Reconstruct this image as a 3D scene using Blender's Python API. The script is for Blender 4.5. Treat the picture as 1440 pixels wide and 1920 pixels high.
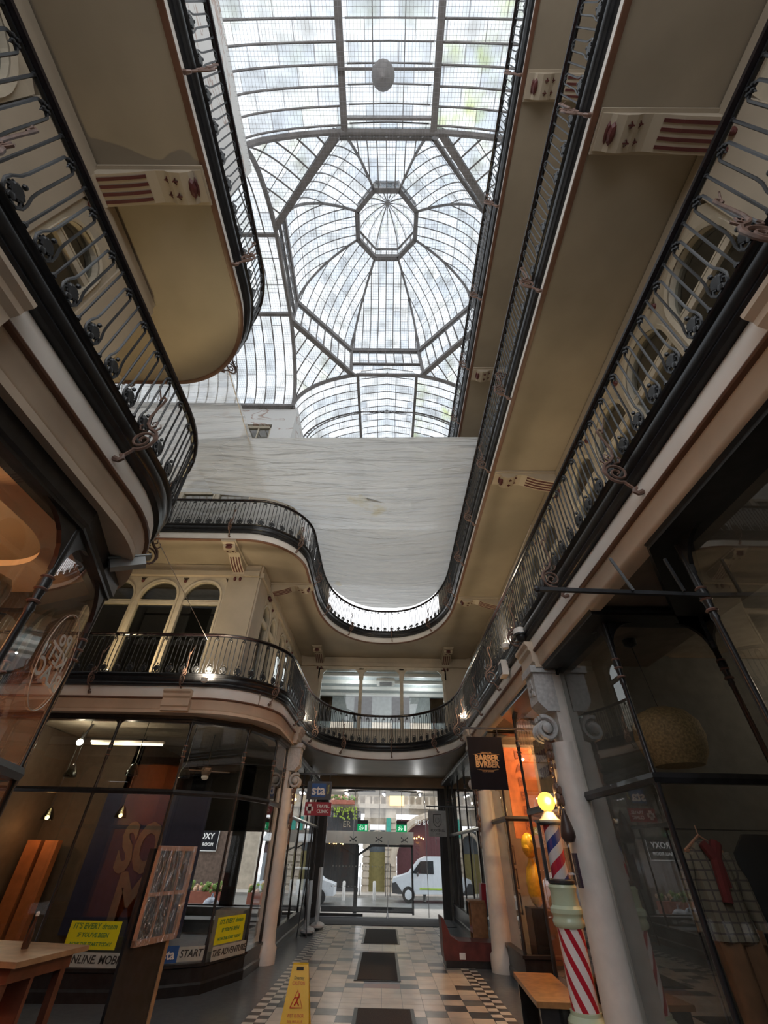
import bpy, bmesh, math, random
from mathutils import Vector, Matrix, noise
random.seed(7)
PI = math.pi
SC = bpy.context.scene
COL = SC.collection
for _o in list(bpy.data.objects): bpy.data.objects.remove(_o)
# ---------------------------------------------------------------- camera, world, lights, exposure
FPX = 782.5
_Y = Vector((-1, -638, FPX)).normalized()
_Z = Vector((20, 960, FPX)); _Z = (_Z - _Y * _Z.dot(_Y)).normalized()
_X = _Z.cross(_Y) * -1
if _X.x < 0: _X = -_X
cam = bpy.data.cameras.new('camera'); camo = bpy.data.objects.new('camera', cam); COL.objects.link(camo)
cam.sensor_fit = 'HORIZONTAL'; cam.sensor_width = 36; cam.lens = 36 * FPX / 1440; cam.clip_start = .05; cam.clip_end = 300
# rows of world axes expressed in (right, up, forward) -> camera matrix columns in world
R = Matrix(((_X.x, _X.y, -_X.z), (_Y.x, _Y.y, -_Y.z), (_Z.x, _Z.y, -_Z.z)))
camo.matrix_world = Matrix.Translation((0, 0, 1.55)) @ R.to_4x4()
SC.camera = camo
SC.view_settings.view_transform = 'Standard'; SC.view_settings.look = 'None'
SC.view_settings.gamma = 1; SC.view_settings.use_curve_mapping = False
SC.view_settings.exposure = 0.45
SC.cycles.max_bounces = 8; SC.cycles.diffuse_bounces = 4; SC.cycles.glossy_bounces = 4
SC.cycles.transparent_max_bounces = 24; SC.cycles.transmission_bounces = 4
SC.cycles.sample_clamp_indirect = 3.0; SC.cycles.caustics_reflective = False; SC.cycles.caustics_refractive = False
W = bpy.data.worlds.new('sky'); SC.world = W; W.use_nodes = True
nt = W.node_tree; nt.nodes.clear()
_o = nt.nodes.new('ShaderNodeOutputWorld'); _b = nt.nodes.new('ShaderNodeBackground')
_n = nt.nodes.new('ShaderNodeTexNoise'); _n.inputs['Scale'].default_value = 2.2; _n.inputs['Detail'].default_value = 4
_r = nt.nodes.new('ShaderNodeValToRGB'); _r.color_ramp.elements[0].position = .3; _r.color_ramp.elements[1].position = .7
_r.color_ramp.elements[0].color = (.88, .91, .96, 1); _r.color_ramp.elements[1].color = (1, 1, 1, 1)
nt.links.new(_n.outputs['Fac'], _r.inputs[0]); nt.links.new(_r.outputs[0], _b.inputs[0]); nt.links.new(_b.outputs[0], _o.inputs[0])
_b.inputs[1].default_value = 1.9
LAMP = 1.2      # overall lamp multiplier
# ---------------------------------------------------------------- materials
MATS = {}
def mat(name, col, rough=.6, metal=0, var=.12, scale=6, bump=0, spec=.5, emit=None, es=0, coat=0):
    if name in MATS: return MATS[name]
    m = bpy.data.materials.new(name); m.use_nodes = True; n = m.node_tree; b = n.nodes['Principled BSDF']
    b.inputs['Roughness'].default_value = rough; b.inputs['Metallic'].default_value = metal
    b.inputs['Specular IOR Level'].default_value = spec
    if coat: b.inputs['Coat Weight'].default_value = coat
    tc = n.nodes.new('ShaderNodeTexCoord'); no = n.nodes.new('ShaderNodeTexNoise')
    no.inputs['Scale'].default_value = scale; no.inputs['Detail'].default_value = 5
    n.links.new(tc.outputs['Object'], no.inputs['Vector'])
    r = n.nodes.new('ShaderNodeValToRGB'); r.color_ramp.elements[0].position = .35; r.color_ramp.elements[1].position = .68
    c = col
    r.color_ramp.elements[0].color = (c[0] * (1 - var), c[1] * (1 - var), c[2] * (1 - var), 1)
    r.color_ramp.elements[1].color = (min(1, c[0] * (1 + var)), min(1, c[1] * (1 + var)), min(1, c[2] * (1 + var)), 1)
    n.links.new(no.outputs['Fac'], r.inputs[0]); n.links.new(r.outputs[0], b.inputs['Base Color'])
    if bump:
        bp = n.nodes.new('ShaderNodeBump'); bp.inputs['Strength'].default_value = bump; bp.inputs['Distance'].default_value = .01
        n.links.new(no.outputs['Fac'], bp.inputs['Height']); n.links.new(bp.outputs[0], b.inputs['Normal'])
    if emit: b.inputs['Emission Color'].default_value = (*emit, 1); b.inputs['Emission Strength'].default_value = es
    MATS[name] = m; return m
def N(n, t, **k):
    x = n.nodes.new(t)
    for a, v in k.items(): setattr(x, a, v)
    return x
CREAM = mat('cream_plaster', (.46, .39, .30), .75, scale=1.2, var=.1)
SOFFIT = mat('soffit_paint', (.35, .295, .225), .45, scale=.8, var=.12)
WHITE = mat('cream_white_paint', (.84, .79, .73), .5, scale=2, var=.06)
TAN = mat('tan_paint', (.62, .50, .38), .55, scale=2, var=.1)
BEAD = mat('brown_bead_paint', (.16, .075, .045), .4)
BLACK = mat('black_gloss_paint', (.018, .019, .022), .28, scale=9, var=.35)
IRON = mat('black_wrought_iron', (.028, .03, .034), .38, var=.3)
RAIL = mat('dark_handrail_wood', (.02, .012, .013), .25, var=.3)
COPPER = mat('copper_brown_scroll', (.18, .105, .078), .5, var=.3, scale=14)
REDB = mat('oxblood_paint', (.10, .022, .02), .5)
STEEL = mat('roof_iron_grey', (.20, .185, .18), .55, var=.2, scale=4)
PEEL = None
def peel_mat():
    m = bpy.data.materials.new('peeling_white_wall'); m.use_nodes = True; n = m.node_tree; b = n.nodes['Principled BSDF']
    tc = N(n, 'ShaderNodeTexCoord'); a = N(n, 'ShaderNodeTexNoise'); a.inputs['Scale'].default_value = 1.1; a.inputs['Detail'].default_value = 9; a.inputs['Distortion'].default_value = 1.6
    mp = N(n, 'ShaderNodeMapping'); mp.inputs['Scale'].default_value = (.7, .7, 1.5)
    n.links.new(tc.outputs['Object'], mp.inputs[0]); n.links.new(mp.outputs[0], a.inputs[0])
    r = N(n, 'ShaderNodeValToRGB'); e = r.color_ramp.elements
    e[0].position = .3; e[0].color = (.74, .73, .71, 1); e[1].position = .75; e[1].color = (.80, .79, .77, 1)
    for p, c in ((.575, (.74, .73, .71, 1)), (.59, (.42, .27, .22, 1)), (.615, (.55, .48, .43, 1)), (.63, (.76, .75, .73, 1))):
        x = e.new(p); x.color = c
    n.links.new(a.outputs['Fac'], r.inputs[0]); n.links.new(r.outputs[0], b.inputs['Base Color']); b.inputs['Roughness'].default_value = .7
    return m
PEEL = peel_mat()
def roof_glass(name, bw, rh, green=0., tint=(.53, .555, .575)):
    """dirty wired glass: panes laid like bricks in UV metres, dirt and algae as transmission tint"""
    m = bpy.data.materials.new(name); m.use_nodes = True; n = m.node_tree; n.nodes.clear()
    out = N(n, 'ShaderNodeOutputMaterial'); tr = N(n, 'ShaderNodeBsdfTransparent'); df = N(n, 'ShaderNodeBsdfTranslucent'); mx = N(n, 'ShaderNodeMixShader')
    uv = N(n, 'ShaderNodeUVMap'); br = N(n, 'ShaderNodeTexBrick')
    br.inputs['Scale'].default_value = 1; br.inputs['Brick Width'].default_value = bw; br.inputs['Row Height'].default_value = rh
    br.inputs['Mortar Size'].default_value = .014; br.inputs['Mortar Smooth'].default_value = .2; br.inputs['Bias'].default_value = -.1
    br.inputs['Color1'].default_value = (1, 1, 1, 1); br.inputs['Color2'].default_value = (.66, .70, .75, 1); br.inputs['Mortar'].default_value = (.36, .35, .36, 1)
    n.links.new(uv.outputs[0], br.inputs['Vector'])
    a = N(n, 'ShaderNodeTexNoise'); a.inputs['Scale'].default_value = 1.3; a.inputs['Detail'].default_value = 8; n.links.new(uv.outputs[0], a.inputs['Vector'])
    r = N(n, 'ShaderNodeValToRGB'); r.color_ramp.elements[0].position = .32; r.color_ramp.elements[0].color = (.60, .59, .57, 1)
    r.color_ramp.elements[1].position = .56; r.color_ramp.elements[1].color = (1, 1, 1, 1)
    n.links.new(a.outputs['Fac'], r.inputs[0])
    m1 = N(n, 'ShaderNodeMix', data_type='RGBA', blend_type='MULTIPLY'); m1.inputs[0].default_value = 1
    n.links.new(br.outputs['Color'], m1.inputs[6]); n.links.new(r.outputs[0], m1.inputs[7])
    g = N(n, 'ShaderNodeTexNoise'); g.inputs['Scale'].default_value = .9; g.inputs['Detail'].default_value = 6; n.links.new(uv.outputs[0], g.inputs['Vector'])
    gr = N(n, 'ShaderNodeValToRGB'); gr.color_ramp.elements[0].position = .5; gr.color_ramp.elements[0].color = (1, 1, 1, 1)
    gr.color_ramp.elements[1].position = .72; gr.color_ramp.elements[1].color = (1 - .35 * green, 1 - .28 * green, 1 - .75 * green, 1)
    n.links.new(g.outputs['Fac'], gr.inputs[0])
    m2 = N(n, 'ShaderNodeMix', data_type='RGBA', blend_type='MULTIPLY'); m2.inputs[0].default_value = 1
    n.links.new(m1.outputs[2], m2.inputs[6]); n.links.new(gr.outputs[0], m2.inputs[7])
    m3 = N(n, 'ShaderNodeMix', data_type='RGBA', blend_type='MULTIPLY'); m3.inputs[0].default_value = 1; m3.inputs[7].default_value = (*tint, 1)
    n.links.new(m2.outputs[2], m3.inputs[6])
    n.links.new(m3.outputs[2], tr.inputs[0]); n.links.new(m3.outputs[2], df.inputs[0]); mx.inputs[0].default_value = .12
    n.links.new(tr.outputs[0], mx.inputs[1]); n.links.new(df.outputs[0], mx.inputs[2]); n.links.new(mx.outputs[0], out.inputs[0])
    return m
RG_F = roof_glass('wired_roof_glass_wide', .95, .42, .25)
RG_G = roof_glass('wired_roof_glass_algae', .95, .42, 1.0)
RG_D = roof_glass('dome_glass', 1.3, .385, .08)
RG_L = roof_glass('lantern_glass', .7, .45, .35)
RG_V = roof_glass('far_vault_glass', 1.2, .42, .1)
RG_VG = roof_glass('far_vault_glass_algae', 1.2, .42, .9)
def shop_glass(name, tint=(.93, .95, .94), rough=0., ior=1.5, boost=1.0):
    m = bpy.data.materials.new(name); m.use_nodes = True; n = m.node_tree; n.nodes.clear()
    out = N(n, 'ShaderNodeOutputMaterial'); tr = N(n, 'ShaderNodeBsdfTransparent'); gl = N(n, 'ShaderNodeBsdfGlossy'); mx = N(n, 'ShaderNodeMixShader')
    ge = N(n, 'ShaderNodeNewGeometry'); dt = N(n, 'ShaderNodeVectorMath', operation='DOT_PRODUCT'); ab = N(n, 'ShaderNodeMath', operation='ABSOLUTE'); iv = N(n, 'ShaderNodeMath', operation='SUBTRACT'); pw = N(n, 'ShaderNodeMath', operation='POWER'); fr = N(n, 'ShaderNodeMath', operation='MULTIPLY_ADD')
    n.links.new(ge.outputs['Normal'], dt.inputs[0]); n.links.new(ge.outputs['Incoming'], dt.inputs[1]); n.links.new(dt.outputs['Value'], ab.inputs[0])
    iv.inputs[0].default_value = 1; n.links.new(ab.outputs[0], iv.inputs[1]); n.links.new(iv.outputs[0], pw.inputs[0]); pw.inputs[1].default_value = 4.2
    n.links.new(pw.outputs[0], fr.inputs[0]); fr.inputs[1].default_value = .92; fr.inputs[2].default_value = .08
    tr.inputs[0].default_value = (*tint, 1); gl.inputs['Roughness'].default_value = rough; gl.inputs[0].default_value = (.95, .95, .95, 1)
    mu = N(n, 'ShaderNodeMath', operation='MULTIPLY'); mu.inputs[1].default_value = boost; mu.use_clamp = True
    n.links.new(fr.outputs[0], mu.inputs[0]); n.links.new(mu.outputs[0], mx.inputs[0])
    n.links.new(tr.outputs[0], mx.inputs[1]); n.links.new(gl.outputs[0], mx.inputs[2]); n.links.new(mx.outputs[0], out.inputs[0]); return m
GLASS = shop_glass('shop_glass', boost=1.05)
DGLASS = shop_glass('dim_window_glass', (.5, .53, .52), boost=1.1)
CLEAR = shop_glass('door_glass', (.97, .98, .98), boost=1.0)
def emis(name, col, s):
    m = bpy.data.materials.new(name); m.use_nodes = True; b = m.node_tree.nodes['Principled BSDF']
    b.inputs['Base Color'].default_value = (*col, 1); b.inputs['Emission Color'].default_value = (*col, 1); b.inputs['Emission Strength'].default_value = s; return m
def sheet_mat(name, alpha, col=(.80, .80, .79)):
    m = bpy.data.materials.new(name); m.use_nodes = True; n = m.node_tree; n.nodes.clear()
    out = N(n, 'ShaderNodeOutputMaterial'); tr = N(n, 'ShaderNodeBsdfTransparent'); tl = N(n, 'ShaderNodeBsdfTranslucent'); df = N(n, 'ShaderNodeBsdfDiffuse')
    mx = N(n, 'ShaderNodeMixShader'); m2 = N(n, 'ShaderNodeMixShader')
    tc = N(n, 'ShaderNodeTexCoord'); a = N(n, 'ShaderNodeTexNoise'); a.inputs['Scale'].default_value = .45; a.inputs['Detail'].default_value = 6
    n.links.new(tc.outputs['Object'], a.inputs['Vector'])
    r = N(n, 'ShaderNodeValToRGB'); e = r.color_ramp.elements
    e[0].position = .3; e[0].color = (col[0] * .93, col[1] * .93, col[2] * .93, 1); e[1].position = .6; e[1].color = (*col, 1)
    x = e.new(.70); x.color = (*col, 1); x = e.new(.76); x.color = (col[0] * .9, col[1] * .8, col[2] * .55, 1)
    n.links.new(a.outputs['Fac'], r.inputs[0])
    wv = N(n, 'ShaderNodeTexNoise'); wv.inputs['Scale'].default_value = 1.0; wv.inputs['Detail'].default_value = 3; wv.inputs['Distortion'].default_value = .6
    mp = N(n, 'ShaderNodeMapping'); mp.inputs['Scale'].default_value = (.5, 4.5, 1); mp.inputs['Rotation'].default_value = (0, 0, .25)
    n.links.new(tc.outputs['Object'], mp.inputs[0]); n.links.new(mp.outputs[0], wv.inputs['Vector'])
    bp = N(n, 'ShaderNodeBump'); bp.inputs['Strength'].default_value = 1.0; bp.inputs['Distance'].default_value = .5; n.links.new(wv.outputs['Fac'], bp.inputs['Height'])
    for s in (tl, df): n.links.new(r.outputs[0], s.inputs[0]); n.links.new(bp.outputs[0], s.inputs['Normal'])
    m2.inputs[0].default_value = .35; n.links.new(tl.outputs[0], m2.inputs[1]); n.links.new(df.outputs[0], m2.inputs[2])
    mx.inputs[0].default_value = 1 - alpha; n.links.new(m2.outputs[0], mx.inputs[1]); n.links.new(tr.outputs[0], mx.inputs[2]); n.links.new(mx.outputs[0], out.inputs[0])
    return m
# ---------------------------------------------------------------- mesh helpers
class MB:
    def __init__(s): s.v = []; s.f = []; s.uv = {}; s.sm = False
    def quad(s, a, b, c, d, uv=None):
        i = len(s.v); s.v += [tuple(a), tuple(b), tuple(c), tuple(d)]; s.f.append((i, i + 1, i + 2, i + 3))
        if uv: s.uv[len(s.f) - 1] = uv
        return s
    def tri(s, a, b, c, uv=None):
        i = len(s.v); s.v += [tuple(a), tuple(b), tuple(c)]; s.f.append((i, i + 1, i + 2))
        if uv: s.uv[len(s.f) - 1] = uv
        return s
    def box(s, x0, y0, z0, x1, y1, z1):
        if x0 > x1: x0, x1 = x1, x0
        if y0 > y1: y0, y1 = y1, y0
        if z0 > z1: z0, z1 = z1, z0
        i = len(s.v)
        s.v += [(x0, y0, z0), (x1, y0, z0), (x1, y1, z0), (x0, y1, z0), (x0, y0, z1), (x1, y0, z1), (x1, y1, z1), (x0, y1, z1)]
        s.f += [tuple(i + k for k in q) for q in ((0, 3, 2, 1), (4, 5, 6, 7), (0, 1, 5, 4), (1, 2, 6, 5), (2, 3, 7, 6), (3, 0, 4, 7))]
        return s
    def bar(s, a, b, w, h, up=(0, 0, 1)):
        a, b = Vector(a), Vector(b); d = (b - a)
        if d.length < 1e-6: return s
        d.normalize(); u = Vector(up)
        if abs(d.dot(u)) > .98: u = Vector((1, 0, 0))
        r = d.cross(u).normalized() * (w / 2); t = r.cross(d).normalized() * (h / 2); i = len(s.v)
        for p in (a, b): s.v += [tuple(p - r - t), tuple(p + r - t), tuple(p + r + t), tuple(p - r + t)]
        s.f += [tuple(i + k for k in q) for q in ((0, 3, 2, 1), (4, 5, 6, 7), (0, 1, 5, 4), (1, 2, 6, 5), (2, 3, 7, 6), (3, 0, 4, 7))]
        return s
    def tube(s, pts, r, n=6, cap=True):
        P = [Vector(p) for p in pts]; m = len(P); i0 = len(s.v)
        rr = r if isinstance(r, (list, tuple)) else [r] * m
        prev = None
        for i, p in enumerate(P):
            t = (P[min(i + 1, m - 1)] - P[max(i - 1, 0)]).normalized()
            u = prev if prev is not None else (Vector((0, 0, 1)) if abs(t.z) < .9 else Vector((1, 0, 0)))
            a = (u - t * u.dot(t))
            if a.length < 1e-5: a = t.orthogonal()
            a.normalize(); b = t.cross(a); prev = a
            for k in range(n):
                g = 2 * PI * k / n; s.v.append(tuple(p + (a * math.cos(g) + b * math.sin(g)) * rr[i]))
        for i in range(m - 1):
            for k in range(n):
                A = i0 + i * n + k; B = i0 + i * n + (k + 1) % n; s.f.append((A, B, B + n, A + n))
        if cap:
            s.f.append(tuple(i0 + k for k in range(n - 1, -1, -1))); s.f.append(tuple(i0 + (m - 1) * n + k for k in range(n)))
        return s
    def lathe(s, c, prof, n=24, uvn=1):
        """profile (r,z) round the vertical through c"""
        i0 = len(s.v); L = 0; ls = [0]
        for j in range(1, len(prof)): L += math.hypot(prof[j][0] - prof[j - 1][0], prof[j][1] - prof[j - 1][1]); ls.append(L)
        for r, z in prof:
            for k in range(n): g = 2 * PI * k / n; s.v.append((c[0] + r * math.cos(g), c[1] + r * math.sin(g), c[2] + z))
        for j in range(len(prof) - 1):
            for k in range(n):
                A = i0 + j * n + k; B = i0 + j * n + (k + 1) % n; s.f.append((A, B, B + n, A + n))
                s.uv[len(s.f) - 1] = [(k / n, ls[j]), ((k + 1) / n, ls[j]), ((k + 1) / n, ls[j + 1]), (k / n, ls[j + 1])]
        s.f.append(tuple(i0 + k for k in range(n - 1, -1, -1))); s.f.append(tuple(i0 + (len(prof) - 1) * n + k for k in range(n)))
        return s
    def ball(s, c, r, n=8, sc=(1, 1, 1)):
        i0 = len(s.v); c = Vector(c); m = max(4, n // 2)
        for j in range(m + 1):
            f = PI * j / m
            for k in range(n):
                g = 2 * PI * k / n
                s.v.append((c.x + r * sc[0] * math.sin(f) * math.cos(g), c.y + r * sc[1] * math.sin(f) * math.sin(g), c.z + r * sc[2] * math.cos(f)))
        for j in range(m):
            for k in range(n): A = i0 + j * n + k; B = i0 + j * n + (k + 1) % n; s.f.append((A, A + n, B + n, B))
        return s
    def prism(s, poly, y0, y1, fr=None):
        """poly of (a,b) extruded; fr(a,b,t) -> point, t in {y0,y1}; default a->x, b->z, t->y"""
        fr = fr or (lambda a, b, t: (a, t, b)); n = len(poly); i = len(s.v)
        s.v += [fr(a, b, y0) for a, b in poly] + [fr(a, b, y1) for a, b in poly]
        s.f.append(tuple(i + k for k in range(n))); s.f.append(tuple(i + n + k for k in range(n - 1, -1, -1)))
        for k in range(n): s.f.append((i + k, i + n + k, i + n + (k + 1) % n, i + (k + 1) % n))
        return s
    def build(s, name, m, parent=None, smooth=False, kind=None, loc=None):
        me = bpy.data.meshes.new(name); me.from_pydata(s.v, [], s.f)
        if s.uv:
            ul = me.uv_layers.new(name='UVMap')
            for p in me.polygons:
                u = s.uv.get(p.index)
                if u:
                    for k, li in enumerate(p.loop_indices): ul.data[li].uv = u[k % len(u)]
        bm = bmesh.new(); bm.from_mesh(me); bmesh.ops.recalc_face_normals(bm, faces=bm.faces); bm.to_mesh(me); bm.free()
        if smooth or s.sm:
            for p in me.polygons: p.use_smooth = True
            try: me.set_sharp_from_angle(angle=math.radians(40))
            except Exception: pass
        me.materials.append(m); o = bpy.data.objects.new(name, me); COL.objects.link(o)
        if parent: o.parent = parent
        if kind: o['kind'] = kind
        if loc: o.location = loc
        return o
def tag(o, label=None, cat=None, group=None, kind=None):
    if label: o['label'] = label
    if cat: o['category'] = cat
    if group: o['group'] = group
    if kind: o['kind'] = kind
    return o
def empty(name, loc=(0, 0, 0), rz=0, label=None, cat=None, group=None):
    o = bpy.data.objects.new(name, None); COL.objects.link(o); o.location = loc; o.rotation_euler = (0, 0, rz); o.empty_display_size = .1
    return tag(o, label, cat, group)
def struct(name, mb, m, smooth=False): o = mb.build(name, m, None, smooth); o['kind'] = 'structure'; return o
def inst(src, parent, M):
    o = src.copy(); COL.objects.link(o); o.parent = parent; o.matrix_local = M; return o
_fonts = {}
def text(name, s, size, m, parent, origin, xdir, ydir, ext=.002, align='CENTER', shear=0, bold=0, sx=1.0):
    """flat lettering whose x axis follows xdir and whose up follows ydir"""
    c = bpy.data.curves.new(name, 'FONT'); c.body = s; c.size = size; c.extrude = ext; c.align_x = align; c.align_y = 'CENTER'; c.shear = shear; c.offset = bold; c.resolution_u = 3
    t = bpy.data.objects.new(name + '_tmp', c); COL.objects.link(t); dg = bpy.context.evaluated_depsgraph_get()
    me = bpy.data.meshes.new_from_object(t.evaluated_get(dg)); bpy.data.objects.remove(t); bpy.data.curves.remove(c)
    X = Vector(xdir).normalized(); Yv = Vector(ydir).normalized(); Zv = X.cross(Yv)
    M = Matrix(((X.x * sx, Yv.x, Zv.x, origin[0]), (X.y * sx, Yv.y, Zv.y, origin[1]), (X.z * sx, Yv.z, Zv.z, origin[2]), (0, 0, 0, 1)))
    me.transform(M); me.materials.clear(); me.materials.append(m)
    o = bpy.data.objects.new(name, me); COL.objects.link(o)
    if parent: o.parent = parent
    return o
# ---------------------------------------------------------------- plan paths (void on the left of travel)
def arc(cx, cy, r, a0, a1, n):
    return [(cx + r * math.cos(math.radians(a0 + (a1 - a0) * i / n)), cy + r * math.sin(math.radians(a0 + (a1 - a0) * i / n))) for i in range(n + 1)]
XR, XL, YN, YF = 2.38, -2.42, 4.58, 9.68
def u_end(n=36):
    pts = []; cx, a, y0, b = -.06, 2.44, 13.3, 3.8; p = 2 / 2.25
    for i in range(1, n):
        t = PI * i / n; c, s = math.cos(t), math.sin(t)
        pts.append((cx + a * math.copysign(abs(c) ** p, c), y0 + b * abs(s) ** p))
    return pts
def resample(P, step):
    out = [P[0]]; acc = 0; P = [Vector(p) for p in P]
    L = [0]
    for i in range(1, len(P)): L.append(L[-1] + (P[i] - P[i - 1]).length)
    n = max(1, round(L[-1] / step)); j = 0; res = []
    for k in range(n + 1):
        t = L[-1] * k / n
        while j < len(L) - 2 and L[j + 1] < t: j += 1
        f = (t - L[j]) / max(1e-9, L[j + 1] - L[j]); res.append(P[j].lerp(P[j + 1], f))
    return res
P_RIGHT = [(XR, -5), (XR, 13.3)]
P_END = [(XR, 13.3)] + u_end() + [(XL - .08, 13.3)]
P_FAR = [(XL - .08, 13.3), (XL - .08, 11.28)] + arc(XL - 1.68, 11.28, 1.6, 0, -90, 14)[1:] + [(-11, YF)]
P_NEAR = [(-11, YN), (-4.02, YN)] + arc(-4.02, YN - 1.6, 1.6, 90, 0, 14)[1:] + [(XL, -5)]
def frames(P):
    P = [Vector((p[0], p[1])) for p in P]; out = []
    for i, p in enumerate(P):
        a = (p - P[i - 1]).normalized() if i > 0 else None; b = (P[i + 1] - p).normalized() if i < len(P) - 1 else None
        a = a or b; b = b or a; t = (a + b).normalized(); nr = Vector((t.y, -t.x)); k = 1 / max(.5, nr.dot(Vector((a.y, -a.x))))
        out.append((p, t, nr * k))
    return out
def sweep(mb, P, prof, closed=True, z0=0):
    """profile (d,z): d positive = away from the void"""
    F = frames(P); n = len(prof); i0 = len(mb.v)
    for p, t, nr in F:
        for d, z in prof: q = p + nr * d; mb.v.append((q.x, q.y, z0 + z))
    for i in range(len(F) - 1):
        for k in range(n if closed else n - 1):
            A = i0 + i * n + k; B = i0 + i * n + (k + 1) % n; mb.f.append((A, B, B + n, A + n))
    if closed:
        mb.f.append(tuple(i0 + k for k in range(n - 1, -1, -1))); mb.f.append(tuple(i0 + (len(F) - 1) * n + k for k in range(n)))
    return mb
# ---------------------------------------------------------------- balustrade masters
def baluster_mb():
    m = MB(); m.tube([(0, 0, 0), (0, 0, .86)], .0105, 6); m.ball((0, 0, .845), .018, 6); m.ball((0, 0, .03), .017, 6); m.tube([(0, 0, 0), (0, 0, .02)], .022, 6); return m
def pair_mb():
    m = MB()
    for s in (-1, 1):
        m.tube([(s * .03, 0, .795), (s * .048, 0, .775), (s * .05, 0, .74), (s * .05, 0, .30), (s * .056, 0, .22), (s * .078, 0, .14), (s * .082, 0, .075), (s * .06, 0, .02), (s * .02, 0, .004)], .0105, 5)
    for x, z in ((0, .835), (.024, .808), (-.024, .808), (0, .782)): m.ball((x, 0, z), .0185, 6)
    m.tube([(0, 0, .78), (0, 0, .735)], [.01, .003], 5); m.tube([(-.05, 0, .765), (0, 0, .785), (.05, 0, .765)], .007, 4)
    return m
def palmette_mb():
    m = MB()
    for k in range(7):
        a = math.radians(-80 + 26 * k); c = (math.sin(a) * .045, 0, .095 + math.cos(a) * .055)
        m.tube([(0, 0, .05), c, (math.sin(a) * .072, -.01, .09 + math.cos(a) * .088)], [.010, .020, .008], 6)
    for s in (-1, 1):
        m.tube([(s * .01, 0, .015), (s * .05, 0, .018), (s * .07, 0, .055), (s * .05, 0, .085), (s * .03, 0, .065)], .012, 6)
    m.ball((0, -.004, .05), .034, 8, (1, .6, 1)); m.ball((0, 0, .205), .02, 6); return m
def stay_mb():
    """wrought scroll stay, x = out over the void, z up from the bead"""
    m = MB(); f = lambda x, z: (x, 0, z)
    m.tube([f(-.02, .10), f(.03, .075), f(.06, .10), f(.055, .135), f(.02, .15)], [.03, .026, .022, .02, .018], 7)
    m.tube([f(.03, .12), f(.07, .16), f(.10, .20), f(.13, .24)], .016, 6)
    sp = []
    for i in range(30):
        t = i / 29; a = -1.9 + t * 4.1 * PI; r = .125 * (1 - t) + .012; sp.append(f(.15 + r * math.cos(a), .36 + r * math.sin(a)))
    m.tube(sp, [.017 - .008 * i / 29 for i in range(30)], 6)
    m.tube([f(.26, .30), f(.285, .38), f(.25, .47), f(.17, .53), f(.12, .60), f(.10, .72), f(.125, .86), f(.15, .95), f(.16, 1.02), f(.13, 1.06), f(.10, 1.04), f(.10, 1.0)], [.013, .018, .02, .02, .018, .014, .013, .013, .014, .014, .012, .01], 6)
    m.tube([f(.15, .53), f(.21, .58), f(.20, .64), f(.16, .63), f(.165, .6)], .010, 5)
    m.tube([f(.14, .50), f(.07, .52), f(.045, .57), f(.07, .60)], .010, 5)
    m.tube([f(.23, .50), f(.27, .55), f(.25, .60)], [.012, .01, .004], 5)
    m.tube([f(.10, 1.03), f(.03, 1.20), f(0, 1.27)], .008, 5); return m
def place_along(P, spacing, start=0):
    V = [Vector(p) for p in P]; L = [0]
    for i in range(1, len(V)): L.append(L[-1] + (V[i] - V[i - 1]).length)
    out = []; n = int((L[-1] - start) / spacing); j = 0
    for k in range(n + 1):
        t = start + spacing * k
        if t > L[-1] - .02: break
        while j < len(L) - 2 and L[j + 1] < t: j += 1
        p = V[j].lerp(V[j + 1], (t - L[j]) / max(1e-9, L[j + 1] - L[j])); d = (V[j + 1] - V[j]).normalized(); out.append((p, d, t))
    return out
MASTER = {}
FASC = [(0, .25), (-.03, .26), (-.05, .30), (-.035, .33), (-.05, .345), (-.065, .40), (-.06, .43), (-.035, .44), (-.045, .465), (-.07, .475), (-.085, .50), (-.07, .52), (.12, .52), (.12, .25)]
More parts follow.
